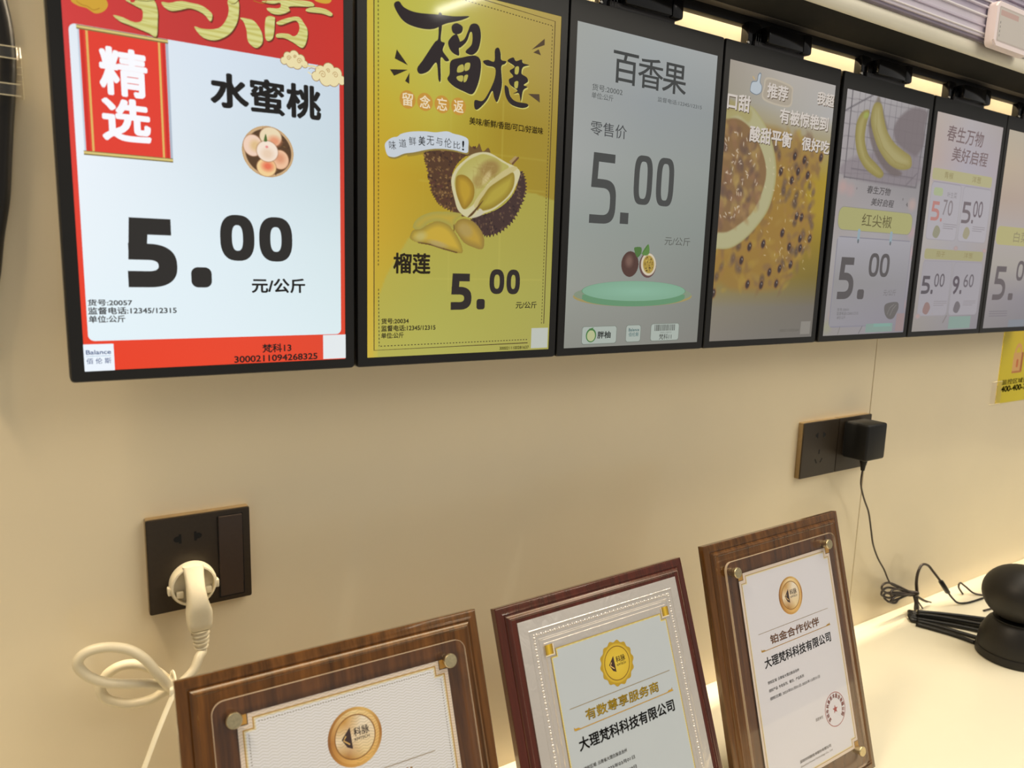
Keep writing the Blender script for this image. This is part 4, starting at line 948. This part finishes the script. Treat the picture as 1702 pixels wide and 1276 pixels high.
tube(bm, [Vector((.0012, .0, .0)) + Vector((.0018 * math.sin(q), .0115 * math.cos(q) + .009, .0085 * math.sin(q + .4))) for q in [2 * PI * k / 24 for k in range(24)]], .0018, 8, closed=True, flat=(1, .5)); fin('tie_loop', bm, M_tie, tie, smooth=True)
bm = bmesh.new(); box(bm, -.003, .003, -.005, .001, -.004, .004, .0008); fin('tie_head', bm, M_tie, tie, auto=40)
bm = bmesh.new(); tube(bm, catmull([(0, -.004, 0), (-.0075, -.0090, -.012), (-.0165, -.016, -.027), (-.026, -.022, -.046), (-.034, -.026, -.062), (-.040, -.028, -.080)], 6), .0027, 8, flat=(1, .3)); fin('tie_tail', bm, M_tie, tie, auto=60)
bm = bmesh.new(); tube(bm, catmull([(0, .004, .004), (-.006, .008, .011), (-.012, .012, .015)], 4), .0022, 8, flat=(1, .35)); fin('tie_end', bm, M_tie, tie, smooth=True)

# ------------------------------------------------------------------ award plaques
PLQ = [dict(xb=-.0148, yb=-.2489, w=.2449, h=.3132, th=.3752, psi=-.0265), dict(xb=.2541, yb=-.2524, w=.2372, h=.3077, th=.3631, psi=.0249), dict(xb=.5099, yb=-.2345, w=.2417, h=.3124, th=.2745, psi=.0201)]
T_ = .0112
def plaque(i, label, wd):
    q = PLQ[i]
    t = thing('award_plaque', label, 'plaque', (q['xb'], q['yb'], SZ), 'award plaques leaning on the counter')
    # local frame: x across, -y out of the front, z up the board
    t.rotation_euler = (Matrix.Rotation(q['psi'], 3, 'Z') @ Matrix.Rotation(-q['th'], 3, 'X')).to_euler()
    w, h = q['w'], q['h']
    rings = [(0, 0), (0, .0066), (.0006, .0074), (.0018, .0077), (.0045, .0080), (.0068, .0084), (.0078, .0082), (.0084, .0078), (.0089, .0086), (.0093, .0091), (.0113, .0091 + (.0014, .0014, .0017)[i]), (.0120, .0108), (.0128, .0106), (.0134, .0102)]
    bm = bmesh.new(); R_ = []
    for ins, n in rings: R_.append([bm.verts.new(c) for c in ((ins, -n, ins), (w - ins, -n, ins), (w - ins, -n, h - ins), (ins, -n, h - ins))])
    for A, B in zip(R_, R_[1:]):
        for k in range(4): bm.faces.new((A[k], A[(k + 1) % 4], B[(k + 1) % 4], B[k]))
    bm.faces.new(R_[0]); bm.faces.new(R_[-1][::-1]); fin('board', bm, wd, t, auto=12)
    # easel leg behind: from the back down to the counter
    L = .62 * h; th = q['th']
    a0 = Vector((w / 2, .0015, L)); down = Vector((0, math.sin(th + .35), -math.cos(th + .35)))   # swings out behind
    # length so that the foot touches the counter: world z of local (y,z) = y*sin(-th)... computed from the rotation
    Rm = t.rotation_euler.to_matrix(); za = (Rm @ a0).z; zd = (Rm @ Vector((0, math.sin(.45), -math.cos(.45)))).z
    Ld = (za - .010) / -zd; foot = a0 + Vector((0, math.sin(.45), -math.cos(.45))) * Ld
    bm = bmesh.new(); tube(bm, [a0, (a0 + foot) / 2, foot], .004, 8, flat=(3, .5)); fin('easel_leg', bm, M_blackmetal, t, auto=40)
    return t

def paper_mat(name, zig=0.0):
    m = print_mat(name, False, rough=.45); nt = m.node_tree; b = nt.nodes['Principled BSDF']; at = [n for n in nt.nodes if n.type == 'ATTRIBUTE'][0]
    if zig:
        def mth(op, a, bb=None):
            n = nt.nodes.new('ShaderNodeMath'); n.operation = op
            for k, v in enumerate((a, bb)):
                if v is None: continue
                if isinstance(v, (int, float)): n.inputs[k].default_value = v
                else: nt.links.new(v, n.inputs[k])
            return n.outputs[0]
        tc = nt.nodes.new('ShaderNodeTexCoord'); sp = nt.nodes.new('ShaderNodeSeparateXYZ'); nt.links.new(tc.outputs['Object'], sp.inputs[0])
        tri = mth('PINGPONG', mth('MULTIPLY', sp.outputs[0], 1000 / 3.4), 1.0)
        ph = mth('ADD', mth('MULTIPLY', sp.outputs[2], 1000 / 2.2), mth('MULTIPLY', tri, .62))
        tri2 = mth('PINGPONG', ph, .5)
        k = mth('MULTIPLY', tri2, 2.0)
        rp = nt.nodes.new('ShaderNodeValToRGB'); nt.links.new(k, rp.inputs[0])
        rp.color_ramp.elements[0].color = (.70, .70, .62, 1); rp.color_ramp.elements[0].position = .10
        rp.color_ramp.elements[1].color = (1, 1, 1, 1); rp.color_ramp.elements[1].position = .55
        # the pattern prints only on the pale ground, inside the frame
        lum = nt.nodes.new('ShaderNodeRGBToBW'); nt.links.new(at.outputs['Color'], lum.inputs[0])
        gate = mth('GREATER_THAN', lum.outputs[0], .60)
        lx = mth('MULTIPLY', gate, zig)
        mx = nt.nodes.new('ShaderNodeMixRGB'); mx.blend_type = 'MULTIPLY'; nt.links.new(lx, mx.inputs[0]); nt.links.new(at.outputs['Color'], mx.inputs[1]); nt.links.new(rp.outputs[0], mx.inputs[2])
        nt.links.new(mx.outputs[0], b.inputs['Base Color'])
    return m

GOLD = (188, 148, 50)
def notched(x0, y0, x1, y1, n):
    return [(x0 + n, y0), (x1 - n, y0), (x1 - n, y0 + n), (x1, y0 + n), (x1, y1 - n), (x1 - n, y1 - n), (x1 - n, y1), (x0 + n, y1), (x0 + n, y1 - n), (x0, y1 - n), (x0, y0 + n), (x0 + n, y0 + n)]
def medal(a, cx, cy, r, scal=False, rx=1.0):
    n = 48
    if scal:
        a.poly([(cx + (r + .9 * math.cos(14 * t)) * math.cos(t), cy + (r + .9 * math.cos(14 * t)) * math.sin(t)) for t in [2 * PI * k / 168 for k in range(168)]], (176, 146, 34))
        a.ell(cx, cy, r * .88, r * .88, (226, 200, 70), (196, 166, 44)); a.ring(cx, cy, r * .74, r * .78, (120, 88, 20)); a.ell(cx, cy, r * .73, r * .73, (214, 190, 66), (206, 176, 50))
    else:
        def cone(r0, cols):
            k = len(cols); vs = [(cx, cy)]; c = [cols[0]]
            for j in range(n + 1):
                t = 2 * PI * j / n; vs.append((cx + r0 * math.cos(t), cy + r0 * math.sin(t)))
                f = j / n * k; i0 = int(f) % k; i1 = (i0 + 1) % k; u = f - int(f); c.append(tuple(cols[i0][m] * (1 - u) + cols[i1][m] * u for m in range(3)))
            a.tris(vs, [(0, j + 1, j + 2) for j in range(n)], c)
        cone(r, [(176, 122, 48), (240, 206, 120), (190, 140, 60), (150, 100, 40), (214, 160, 70), (236, 196, 110)])
        cone(r * .90, [(240, 200, 120), (255, 236, 176), (186, 128, 50), (244, 200, 110)])
        a.ring(cx, cy, r * .72, r * .76, (150, 104, 40)); cone(r * .72, [(250, 236, 200), (255, 250, 230), (208, 156, 60), (255, 244, 214), (184, 130, 40), (250, 230, 170)])
    k = r / 20
    D = (58, 36, 30)
    a.poly([(cx - 10 * k, cy + .5 * k), (cx - 3.2 * k, cy + 7.5 * k), (cx - 2.6 * k, cy - 7.5 * k), (cx - 6.5 * k, cy - 5.5 * k)], D)
    a.line([(cx - 6.6 * k, cy + 2.2 * k), (cx - 8.6 * k, cy - .4 * k), (cx - 4.4 * k, cy - 4 * k)], .9 * k, (226, 190, 110))
    a.text('科脉', cx - .8 * k, cy + .2 * k, cx + 10.6 * k, cy + 6 * k, D, .02); a.text('KMTECH', cx - .6 * k, cy - 2.8 * k, cx + 10.4 * k, cy - .8 * k, D, .02)

def certificate(i, t, dy, x0, x1, y0, y1, title, small, tcol, ground, zig, stamp, foot):
    a = Art(.008)
    if i != 1:
        a.poly(notched(x0, y0, x1, y1, 7.6), (238, 226, 208))
        for px, py in ((x0, y1), (x1, y1), (x0, y0), (x1, y0)): a.rect(min(px, px + (7 if px == x0 else -7)), min(py, py + (7 if py == y0 else -7)), max(px, px + (7 if px == x0 else -7)), max(py, py + (7 if py == y0 else -7)), (196, 150, 60))
        a.poly(notched(x0 + 3.2, y0 + 3.2, x1 - 3.2, y1 - 3.2, 7.6), GOLD if i == 0 else (196, 170, 110)); a.poly(notched(x0 + 4.1, y0 + 4.1, x1 - 4.1, y1 - 4.1, 7.6), (240, 232, 190)); a.poly(notched(x0 + 5.2, y0 + 5.2, x1 - 5.2, y1 - 5.2, 7.6), ground)
        if i == 0:
            m_ = 7.4; n_ = 15
            for l in (((x0 + n_, y1 - m_), (x1 - n_, y1 - m_)), ((x0 + m_, y1 - n_), (x0 + m_, y0 + n_)), ((x1 - m_, y1 - n_), (x1 - m_, y0 + n_))): a.dash(*l[0], *l[1], .7, .8, 1.3, (100, 92, 66))
    else:
        a.poly(notched(x0, y0, x1, y1, 6.5), (176, 150, 70)); a.poly(notched(x0 + .7, y0 + .7, x1 - .7, y1 - .7, 6.5), (216, 206, 140)); a.poly(notched(x0 + 1.6, y0 + 1.6, x1 - 1.6, y1 - 1.6, 6.5), ground)
        for sx, xx in ((1, x0 - 5), (-1, x1 + 5)):
            for yy in (y0 - 5, y1 + 5): a.rect(min(xx, xx + sx * 10), min(yy, yy + (-10 if yy > 150 else 10)), max(xx, xx + sx * 10), max(yy, yy + (-10 if yy > 150 else 10)), (232, 220, 196)); a.grid(min(xx, xx + sx * 9), min(yy, yy + (-9 if yy > 150 else 9)), max(xx, xx + sx * 9), max(yy, yy + (-9 if yy > 150 else 9)), [[(120, 92, 20), (214, 180, 50), (130, 100, 20)]] * 2)
    cx = (x0 + x1) / 2 + (0 if i != 1 else .5)
    medal(a, cx, (236, 229, 234)[i] + dy * 0 + (5 if i == 0 else 0), (21.8, 20.4, 21.2)[i], i == 1)
    a.line([(60 + cx - 124, 204.8 + dy), (188 + cx - 124, 204.8 + dy)], .5, (150, 130, 80)); a.line([(62 + cx - 124, 185.4 + dy), (188 + cx - 124, 185.4 + dy)], .8, GOLD)
    for s in (-1, 1): a.poly([(cx + s * 63, 185.4 + dy), (cx + s * 63, 188.6 + dy), (cx + s * 61.6, 187 + dy), (cx + s * 58, 187 + dy), (cx + s * 55, 185.4 + dy)], GOLD)
    a.text(title, cx - 45.5 - (2 if i == 1 else 0), 189.8 + dy, cx + 43.5 + (2 if i == 1 else 0), 199.4 + dy, (104, 84, 36), .022); a.text(title, cx - 45.7 - (2 if i == 1 else 0), 190.1 + dy, cx + 43.3 + (2 if i == 1 else 0), 199.7 + dy, tcol, .014)
    a.text('大理梵科科技有限公司', cx - 60.5, 166.8 + dy, cx + 61, 178 + dy, (28, 28, 28), .024)
    for k, (s_, wd) in enumerate(small): a.text(s_, 64 + cx - 124, 149.6 - 8.6 * k + dy, 64 + wd + cx - 124, 153.0 - 8.6 * k + dy, (90, 86, 82), .01)
    if stamp:
        sx, sy = 174.9, 90.6; a.ring(sx, sy, 18.6, 19.4, (176, 84, 80)); st = [(sx + r * math.sin(2 * PI * k / 10), sy + r * math.cos(2 * PI * k / 10)) for k, r in zip(range(10), [5, 2] * 5)]
        a.poly(st, (176, 60, 58))
        tx = '深圳市科脉技术股份有限公司'
        for k, c in enumerate(tx):
            an = math.radians(215 - k * 250 / (len(tx) - 1)); px, py = sx + 15 * math.cos(an), sy + 15 * math.sin(an)
            a.text(c, px - 2, py - 2.4, px + 2, py + 2.4, (178, 76, 74), .03, an - PI / 2)
        a.text('颁发单位', 136.6, 87.6, 150.6, 91.4, (110, 104, 100))
    if foot: a.text('深圳市科脉技术股份有限公司', 99.3, 53.4, 157, 56.8, (96, 92, 90), .01); a.text('Shenzhen Kemai Technology Co., Ltd.', 99.3, 48.2, 159.4, 50.8, (120, 116, 112))
    o = a.build('certificate', paper_mat('certificate_paper_%s' % 'abc'[i], zig), t, -.0118 if i != 1 else -.0135)
    return o

def acrylic(t, x0, y0, x1, y1, studs):
    bm = bmesh.new(); o = rrect(x0, y0, x1, y1, .009, 8); prism(bm, o, -.0182, -.0156)
    g = fin('acrylic_sheet', bm, M_acrylic, t); me = g.data; me.materials.append(M_acryledge)
    # thin bright cut edge as a part of its own around the sheet
    bm = bmesh.new(); o2 = rrect(x0 - .0003, y0 - .0003, x1 + .0003, y1 + .0003, .0093, 8); n = len(o)
    A = [bm.verts.new((p[0], -.0183, p[1])) for p in o]; B = [bm.verts.new((p[0], -.0183, p[1])) for p in o2]; C = [bm.verts.new((p[0], -.0155, p[1])) for p in o2]
    for k in range(n): bm.faces.new((A[k], A[(k + 1) % n], B[(k + 1) % n], B[k])); bm.faces.new((B[k], B[(k + 1) % n], C[(k + 1) % n], C[k]))
    fin('polished_edge', bm, M_acryledge, g, auto=40)
    for x, y in studs:
        bm = bmesh.new(); lathe(bm, [(0, -.0100), (.0042, -.0100), (.0042, -.0181), (.0056, -.0182), (.0058, -.0186), (.0058, -.0202), (.0053, -.0208), (0, -.0209)], 28, Matrix.Translation((x, 0, y)) @ Matrix.Rotation(-PI / 2, 4, 'X') @ Matrix.Diagonal((1, 1, -1, 1)) @ Matrix.Diagonal((1, 1, -1, 1)))
        for v in bm.verts: v.co.y = -abs(v.co.y)
        fin('stud', bm, M_screw, t, auto=40)

D3 = [('授权区域: 云南省大理白族自治州', 55), ('授权产品: 专卖系列、餐饮、产品系列', 62), ('授权日期: 2025年01月01日-2025年12月31日', 90)]
t = plaque(0, 'walnut award plaque nearest the white plug, gold medal on wavy paper', M_walnut)
certificate(0, t, 7, 38.6, 208.8, 38, 279.6, '铂金合作伙伴', D3, (206, 164, 90), (240, 246, 250), .8, False, True)
acrylic(t, .0215, .021, .2245, .2935, [(.0358, .2785), (.2091, .2785), (.0358, .036), (.2091, .036)])
t = plaque(1, 'dark mahogany award plaque with embossed silver plate, middle of the three', M_mahog)
# embossed silver plate
M_foil = mat('silver_foil', (226, 220, 214), .2, metal=.6); nt = M_foil.node_tree; b = nt.nodes['Principled BSDF']
tc = nt.nodes.new('ShaderNodeTexCoord'); mp = nt.nodes.new('ShaderNodeMapping'); mp.inputs['Scale'].default_value = (70, 70, 70); n1 = nt.nodes.new('ShaderNodeTexNoise'); n1.inputs['Scale'].default_value = 1.0; n1.inputs['Detail'].default_value = 2; n1.inputs['Distortion'].default_value = 1
bp = nt.nodes.new('ShaderNodeBump'); bp.inputs['Strength'].default_value = .35; bp.inputs['Distance'].default_value = .002
nt.links.new(tc.outputs['Object'], mp.inputs[0]); nt.links.new(mp.outputs[0], n1.inputs[0]); nt.links.new(n1.outputs[0], bp.inputs['Height']); nt.links.new(bp.outputs[0], b.inputs['Normal'])
bm = bmesh.new(); fx0, fx1, fy0, fy1 = .0188, .2205, .0188, .2910
rings = [(0, .0100), (0, .0108), (.0095, .0118), (.0100, .0122), (.0108, .0122), (.0112, .0116), (.0185, .0118), (.0190, .0124), (.0200, .0124), (.0206, .0120), (.0235, .0121), (.024, .0130)]
R_ = [[bm.verts.new(c) for c in ((fx0 + i_, -n_, fy0 + i_), (fx1 - i_, -n_, fy0 + i_), (fx1 - i_, -n_, fy1 - i_), (fx0 + i_, -n_, fy1 - i_))] for i_, n_ in rings]
for A, B in zip(R_, R_[1:]):
    for k in range(4): bm.faces.new((A[k], A[(k + 1) % 4], B[(k + 1) % 4], B[k]))
bm.faces.new(R_[-1][::-1]); sp_ = fin('silver_plate', bm, M_foil, t, auto=30)
bm = bmesh.new()    # beaded ornament band
def bead(x, z, sx, sz):
    r = bmesh.ops.create_icosphere(bm, subdivisions=1, radius=1)
    for v in r['verts']: v.co = Vector((x + v.co.x * sx, -.0116 + v.co.y * .0009, z + v.co.z * sz))
z = fy0 + .016
while z < fy1 - .015:
    for x in (fx0 + .0150, fx1 - .0150): bead(x, z, .0018, .0014); bead(x, z + .0026, .0008, .0009)
    z += .0052
x = fx0 + .018
while x < fx1 - .017:
    for z in (fy0 + .0150, fy1 - .0150): bead(x, z, .0014, .0018); bead(x + .0026, z, .0009, .0008)
    x += .0052
o = fin('beaded_band', bm, M_foil, sp_, smooth=True); o['kind'] = 'stuff'
certificate(1, t, 0, 46.8, 194.5, 45, 260.5, '有数尊享服务商', [('授权区域: 云南省大理白族自治州', 52), ('授权日期: 2025年03月01日', 60), ('有效日期: 2026年02月28日', 60)], (214, 184, 60), (182, 192, 202), .55, False, True)
t = plaque(2, 'walnut award plaque with round red stamp, farthest of the three', M_walnut2)
certificate(2, t, 0, 42.5, 208.4, 37, 274.5, '铂金合作伙伴', D3, (170, 128, 96), (236, 240, 246), 0, True, True)
acrylic(t, .0188, .0175, .2145, .2915, [(.0340, .2790), (.1995, .2795), (.0340, .0350), (.2030, .0350)])

# ------------------------------------------------------------------ black charger with its thin cord
cg = thing('charger', 'black plug-in charger with thin dark cord hanging to the counter', 'charger', (.9960, -.0096, .0210))
bm = bmesh.new(); box(bm, -.0255, .0255, -.0405, -.0004, -.0270, .0300, .0035, 3); fin('charger_body', bm, M_charger, cg, auto=45)
bm = bmesh.new(); box(bm, -.0235, .0235, -.0008, .0, -.025, .028, .0003, 1); fin('back_seam', bm, M_hole, cg)
bm = bmesh.new(); lathe(bm, [(0, 0), (.0058, 0), (.0056, -.008), (.0042, -.013), (.0030, -.022), (0, -.022)], 16, Matrix.Translation((.004, -.020, -.0265))); fin('cord_boot', bm, M_charger, cg, auto=40)
def Cw(p): return Vector(p) - cg.location
bm = bmesh.new()
tube(bm, catmull([Cw((1.0, -.0296, -.0260)), Cw((1.0005, -.029, -.050)), Cw((1.020, -.025, -.078)), Cw((1.0420, -.022, -.1050)), Cw((1.0580, -.020, -.1380)), Cw((1.0690, -.020, -.1660)), Cw((1.090, -.019, -.1950)), Cw((1.110, -.020, -.2180)), Cw((1.128, -.022, -.2440)), Cw((1.150, -.022, -.2570)), Cw((1.185, -.022, -.2720)), Cw((1.207, -.024, -.2800))], 6), .0014, 8)
fin('thin_cord', bm, M_graycable, cg, smooth=True)
bm = bmesh.new(); kx, kz = 1.205, -.281
for (lx, lz, w_) in ((1.103, -.246, .013), (1.106, -.258, .012), (1.118, -.270, .012), (1.133, -.278, .010), (1.128, -.262, .010)):
    d = Vector((kx - lx, 0, kz - lz)); u_ = d.normalized(); nn = Vector((-u_.z, 0, u_.x)); loop = []
    for k in range(9):
        f_ = k / 8; s_ = math.sin(PI * f_); loop.append(Cw(Vector((kx, -.022, kz)) - d * s_ ** .8 + nn * w_ * math.cos(PI * f_) * s_ * 1.35 + Vector((0, R.uniform(-.005, .003), 0))))
    tube(bm, catmull(loop, 5), .0019, 7)
for e_ in ((1.222, -.318), (1.235, -.317), (1.262, -.312)):
    for k in range(2): tube(bm, catmull([Cw((kx + .002, -.022, kz)), Cw(((kx + e_[0]) / 2 + .004 * k, -.026, (kz + e_[1]) / 2 - .003)), Cw((e_[0] + .005 * k, -.022 - .004 * k, e_[1]))], 5), .0014, 7)
tube(bm, catmull([Cw((1.20, -.018, -.279)), Cw((1.207, -.030, -.278)), Cw((1.213, -.026, -.284)), Cw((1.206, -.016, -.288)), Cw((1.199, -.022, -.282))], 5), .0026, 7)
fin('cord_knot', bm, M_graycable, cg, smooth=True)

# black lead rising from the knot to the dome device
ld = thing('signal_lead', 'black lead with a moulded joint arching up from the cord knot', 'cable', (1.222, -.022, -.2855))
Lw = lambda p: Vector(p) - ld.location
bm = bmesh.new(); pts_ = [Lw(q) for q in ((1.224, -.022, -.3165), (1.2216, -.022, -.2855), (1.2120, -.024, -.262), (1.2130, -.024, -.2435), (1.2235, -.024, -.2315), (1.2400, -.026, -.2350), (1.2530, -.030, -.2480), (1.2700, -.037, -.2680))]
tube(bm, catmull(pts_, 6), [.0032 - .0010 * min(1, i / 24) for i in range(43)], 10); fin('thick_lead', bm, M_graycable, ld, smooth=True)
bm = bmesh.new(); tube(bm, [Lw((1.268, -.0365, -.266)), Lw((1.270, -.037, -.268)), Lw((1.288, -.042, -.290)), Lw((1.290, -.0425, -.292))], [.0028, .0052, .0052, .0028], 10, flat=(1, .8)); fin('moulded_joint', bm, M_cable, ld, auto=40)
bm = bmesh.new(); tube(bm, catmull([Lw((1.289, -.0425, -.291)), Lw((1.300, -.046, -.303)), Lw((1.315, -.050, -.314)), Lw((1.340, -.056, -.3168)), Lw((1.385, -.060, -.3168))], 6), .0019, 8); fin('thin_lead', bm, M_cable, ld, smooth=True)

# bundled black cable lying on the counter
cb = thing('cable_bundle', 'folded bundle of thick black cable on the counter beside the dome', 'cable', (1.21, -.05, SZ))
for k, (p0, p1, dz) in enumerate((((1.2060, -.0325), (1.2850, -.1010), .0035), ((1.2000, -.0370), (1.2700, -.1080), .0040), ((1.1930, -.0400), (1.2500, -.1130), .0035), ((1.1850, -.0450), (1.2300, -.1180), .0040), ((1.1760, -.0500), (1.2050, -.1260), .0035), ((1.1900, -.0430), (1.2450, -.1140), .0100), ((1.2010, -.0380), (1.2700, -.1070), .0100), ((1.1650, -.0555), (1.1860, -.1330), .0035))):
    d = Vector((p1[0] - p0[0], p1[1] - p0[1], 0)); n = Vector((-d.y, d.x, 0)).normalized()
    pts_ = [Vector((p0[0], p0[1], SZ + dz)) + d * f_ * (1.28 if k in (0, 1, 5, 6) else 1.30 if k in (2, 3) else 1.15 if k == 4 else 1.10) + n * (R.uniform(-.0015, .0015) + .004 * math.sin(PI * f_)) - cb.location for f_ in (0, .33, .66, 1)]
    bm = bmesh.new(); tube(bm, catmull(pts_, 5), .0034, 10); fin('strand', bm, M_cable, cb, smooth=True)
for p0, p1 in (((1.2060, -.0325), (1.1930, -.0400)), ((1.2000, -.0370), (1.1850, -.0450)), ((1.1930, -.0400), (1.1760, -.0500))):
    c0 = Vector((*p0, SZ + .0045)) - cb.location; c1 = Vector((*p1, SZ + .0045)) - cb.location; o_ = Vector((-.006, .009, 0))
    bm = bmesh.new(); tube(bm, catmull([c0, c0 + o_ * .7, (c0 + c1) / 2 + o_ + Vector((0, 0, .003)), c1 + o_ * .7, c1], 5), .0034, 10); fin('bend', bm, M_cable, cb, smooth=True)

# ------------------------------------------------------------------ black dome device
dv = thing('dome_device', 'matte black round-headed device on a dome base, cut by the right edge', 'device', (1.2, -.19, SZ))
bm = bmesh.new(); lathe(bm, [(0, 0), (.0480, 0), (.0502, .0015), (.0508, .0100), (.0498, .0135), (.0478, .0142), (0, .0142)], 56); fin('base_rim', bm, M_device, dv, auto=40)
bm = bmesh.new(); lathe(bm, [(.0486, .0142), (.0490, .021), (.0480, .031), (.0458, .041), (.0420, .050), (.0375, .058), (.032, .063), (0, .065)], 56); fin('base_dome', bm, M_device, dv, smooth=True)
bm = bmesh.new(); pr_ = [(.0520 * math.cos(a_), .0450 * math.sin(a_)) for a_ in [-PI / 2 + PI * k / 24 for k in range(25)]]
pr_[0] = (0, -.045); pr_[-1] = (0, .045)
lathe(bm, pr_, 56, Matrix.Translation((.003, .001, .1050))); fin('upper_shell', bm, M_device, dv, smooth=True)
bm = bmesh.new(); lathe(bm, [(0, .0560), (.0322, .0560), (.0330, .0590), (.0322, .0640), (0, .0640)], 48); fin('neck_ring', bm, M_charger, dv, auto=40)
# small brown wires behind it
wr = thing('loose_wire', 'thin brown wire loops on the counter behind the dome device', 'wire', (1.39, -.035, SZ))
bm = bmesh.new(); tube(bm, catmull([(-.02, .004, .002), (-.03, .008, .016), (-.026, .008, .024), (-.014, .004, .016), (0, -.01, .003), (.03, -.03, .002)], 6), .0018, 7); fin('wire_loop', bm, M_graycable, wr, smooth=True)
bm = bmesh.new(); tube(bm, catmull([(-.060, -.052, .002), (-.030, -.056, .002), (.0, -.060, .002), (-.02, -.068, .002), (-.045, -.070, .002)], 6), .0018, 7); fin('wire_tail', bm, M_graycable, wr, smooth=True)

# ------------------------------------------------------------------ yellow sign on the wall
sg = thing('wall_sign', 'yellow notice with an orange padlock, taped on the wall', 'sign', (1.466, 0, .0365))
bm = bmesh.new(); box(bm, 0, .200, -.0008, -.0001, 0, .262); fin('sign_sheet', bm, mat('yellow_sheet_edge', (206, 184, 20), .4), sg)
a = Art(); a.grid(0, 0, 200, 262, [[(218, 180, 44), (220, 188, 50)], [(206, 186, 30), (212, 180, 40)], [(204, 184, 14), (210, 196, 20)]])
a.ring(66, 96, 9, 15, (214, 160, 96), ry=1.3); a.rect(48, 60, 87, 97, (212, 164, 100)); a.rect(80, 58, 88, 97, (168, 96, 40)); a.rect(48, 57, 86, 61, (186, 120, 60)); a.rr(62, 68, 70, 84, 3, (196, 108, 50))
a.text('监控区域请勿触碰', 16, 36, 184, 46, (78, 66, 6), .02); a.text('400-400-700', 16, 22, 140, 33, (60, 48, 6), .04)
a.build('sign_print', print_mat('sign_ink', False, rough=.3), sg, -.0009)
bm = bmesh.new(); box(bm, -.024, .016, -.0016, -.0013, .0, .044); fin('clear_tape', bm, M_tape, sg)
for z_ in (.0, .0435):
    bm = bmesh.new(); box(bm, -.024, .016, -.0018, -.0012, z_, z_ + .0006); fin('tape_edge', bm, M_clipedge, sg)

# ------------------------------------------------------------------ black cable and its clear clip, left edge
lc = thing('wall_cable', 'thick black cable running down the wall at the left edge', 'cable', (-.085, 0, .20))
pts_ = [(-.1120, -.0060, .1900), (-.1094, -.0060, .2309), (-.1036, -.0060, .2619), (-.0996, -.0060, .2883), (-.0945, -.0060, .3146), (-.0912, -.0060, .3448), (-.0884, -.006, .3704), (-.0862, -.006, .3886), (-.0844, -.006, .4083), (-.0842, -.0060, .4248), (-.0851, -.0060, .4388), (-.0870, -.006, .4525), (-.0890, -.006, .4700), (-.092, -.006, .52), (-.095, -.006, .60)]
bm = bmesh.new(); tube(bm, catmull([Vector(q) - lc.location for q in pts_], 5), .0054, 16); fin('cable_sheath', bm, M_cable, lc, smooth=True)
cc = thing('cable_clip', 'clear plastic clip holding the black cable to the wall', 'clip', (-.0845, 0, .387))
bm = bmesh.new(); box(bm, -.014, .0085, -.0015, -.0002, 0, .034, .0003, 1); fin('clip_base', bm, M_clip, cc)
for z_ in (.0, .0255):
    bm = bmesh.new(); box(bm, -.014, .0065, -.0135, -.0122, z_, z_ + .0085, .0003, 1); fin('clip_strap', bm, M_clip, cc)
    for e_ in (z_, z_ + .008): 
        bm = bmesh.new(); box(bm, -.014, .0070, -.0138, -.0130, e_, e_ + .0005); fin('strap_edge', bm, M_clipedge, cc)
    bm = bmesh.new(); box(bm, .0065, .0085, -.0135, -.0002, z_, z_ + .0085, .0003, 1); fin('clip_side', bm, M_clip, cc)
for z_ in (.0120, .0170, .0220):
    bm = bmesh.new(); box(bm, .0040, .0090, -.0024, -.0014, z_, z_ + .0005); fin('clip_ridge', bm, M_clipedge, cc)
bm = bmesh.new(); box(bm, .0084, .0089, -.0024, -.0014, 0, .034); fin('clip_ridge', bm, M_clipedge, cc)
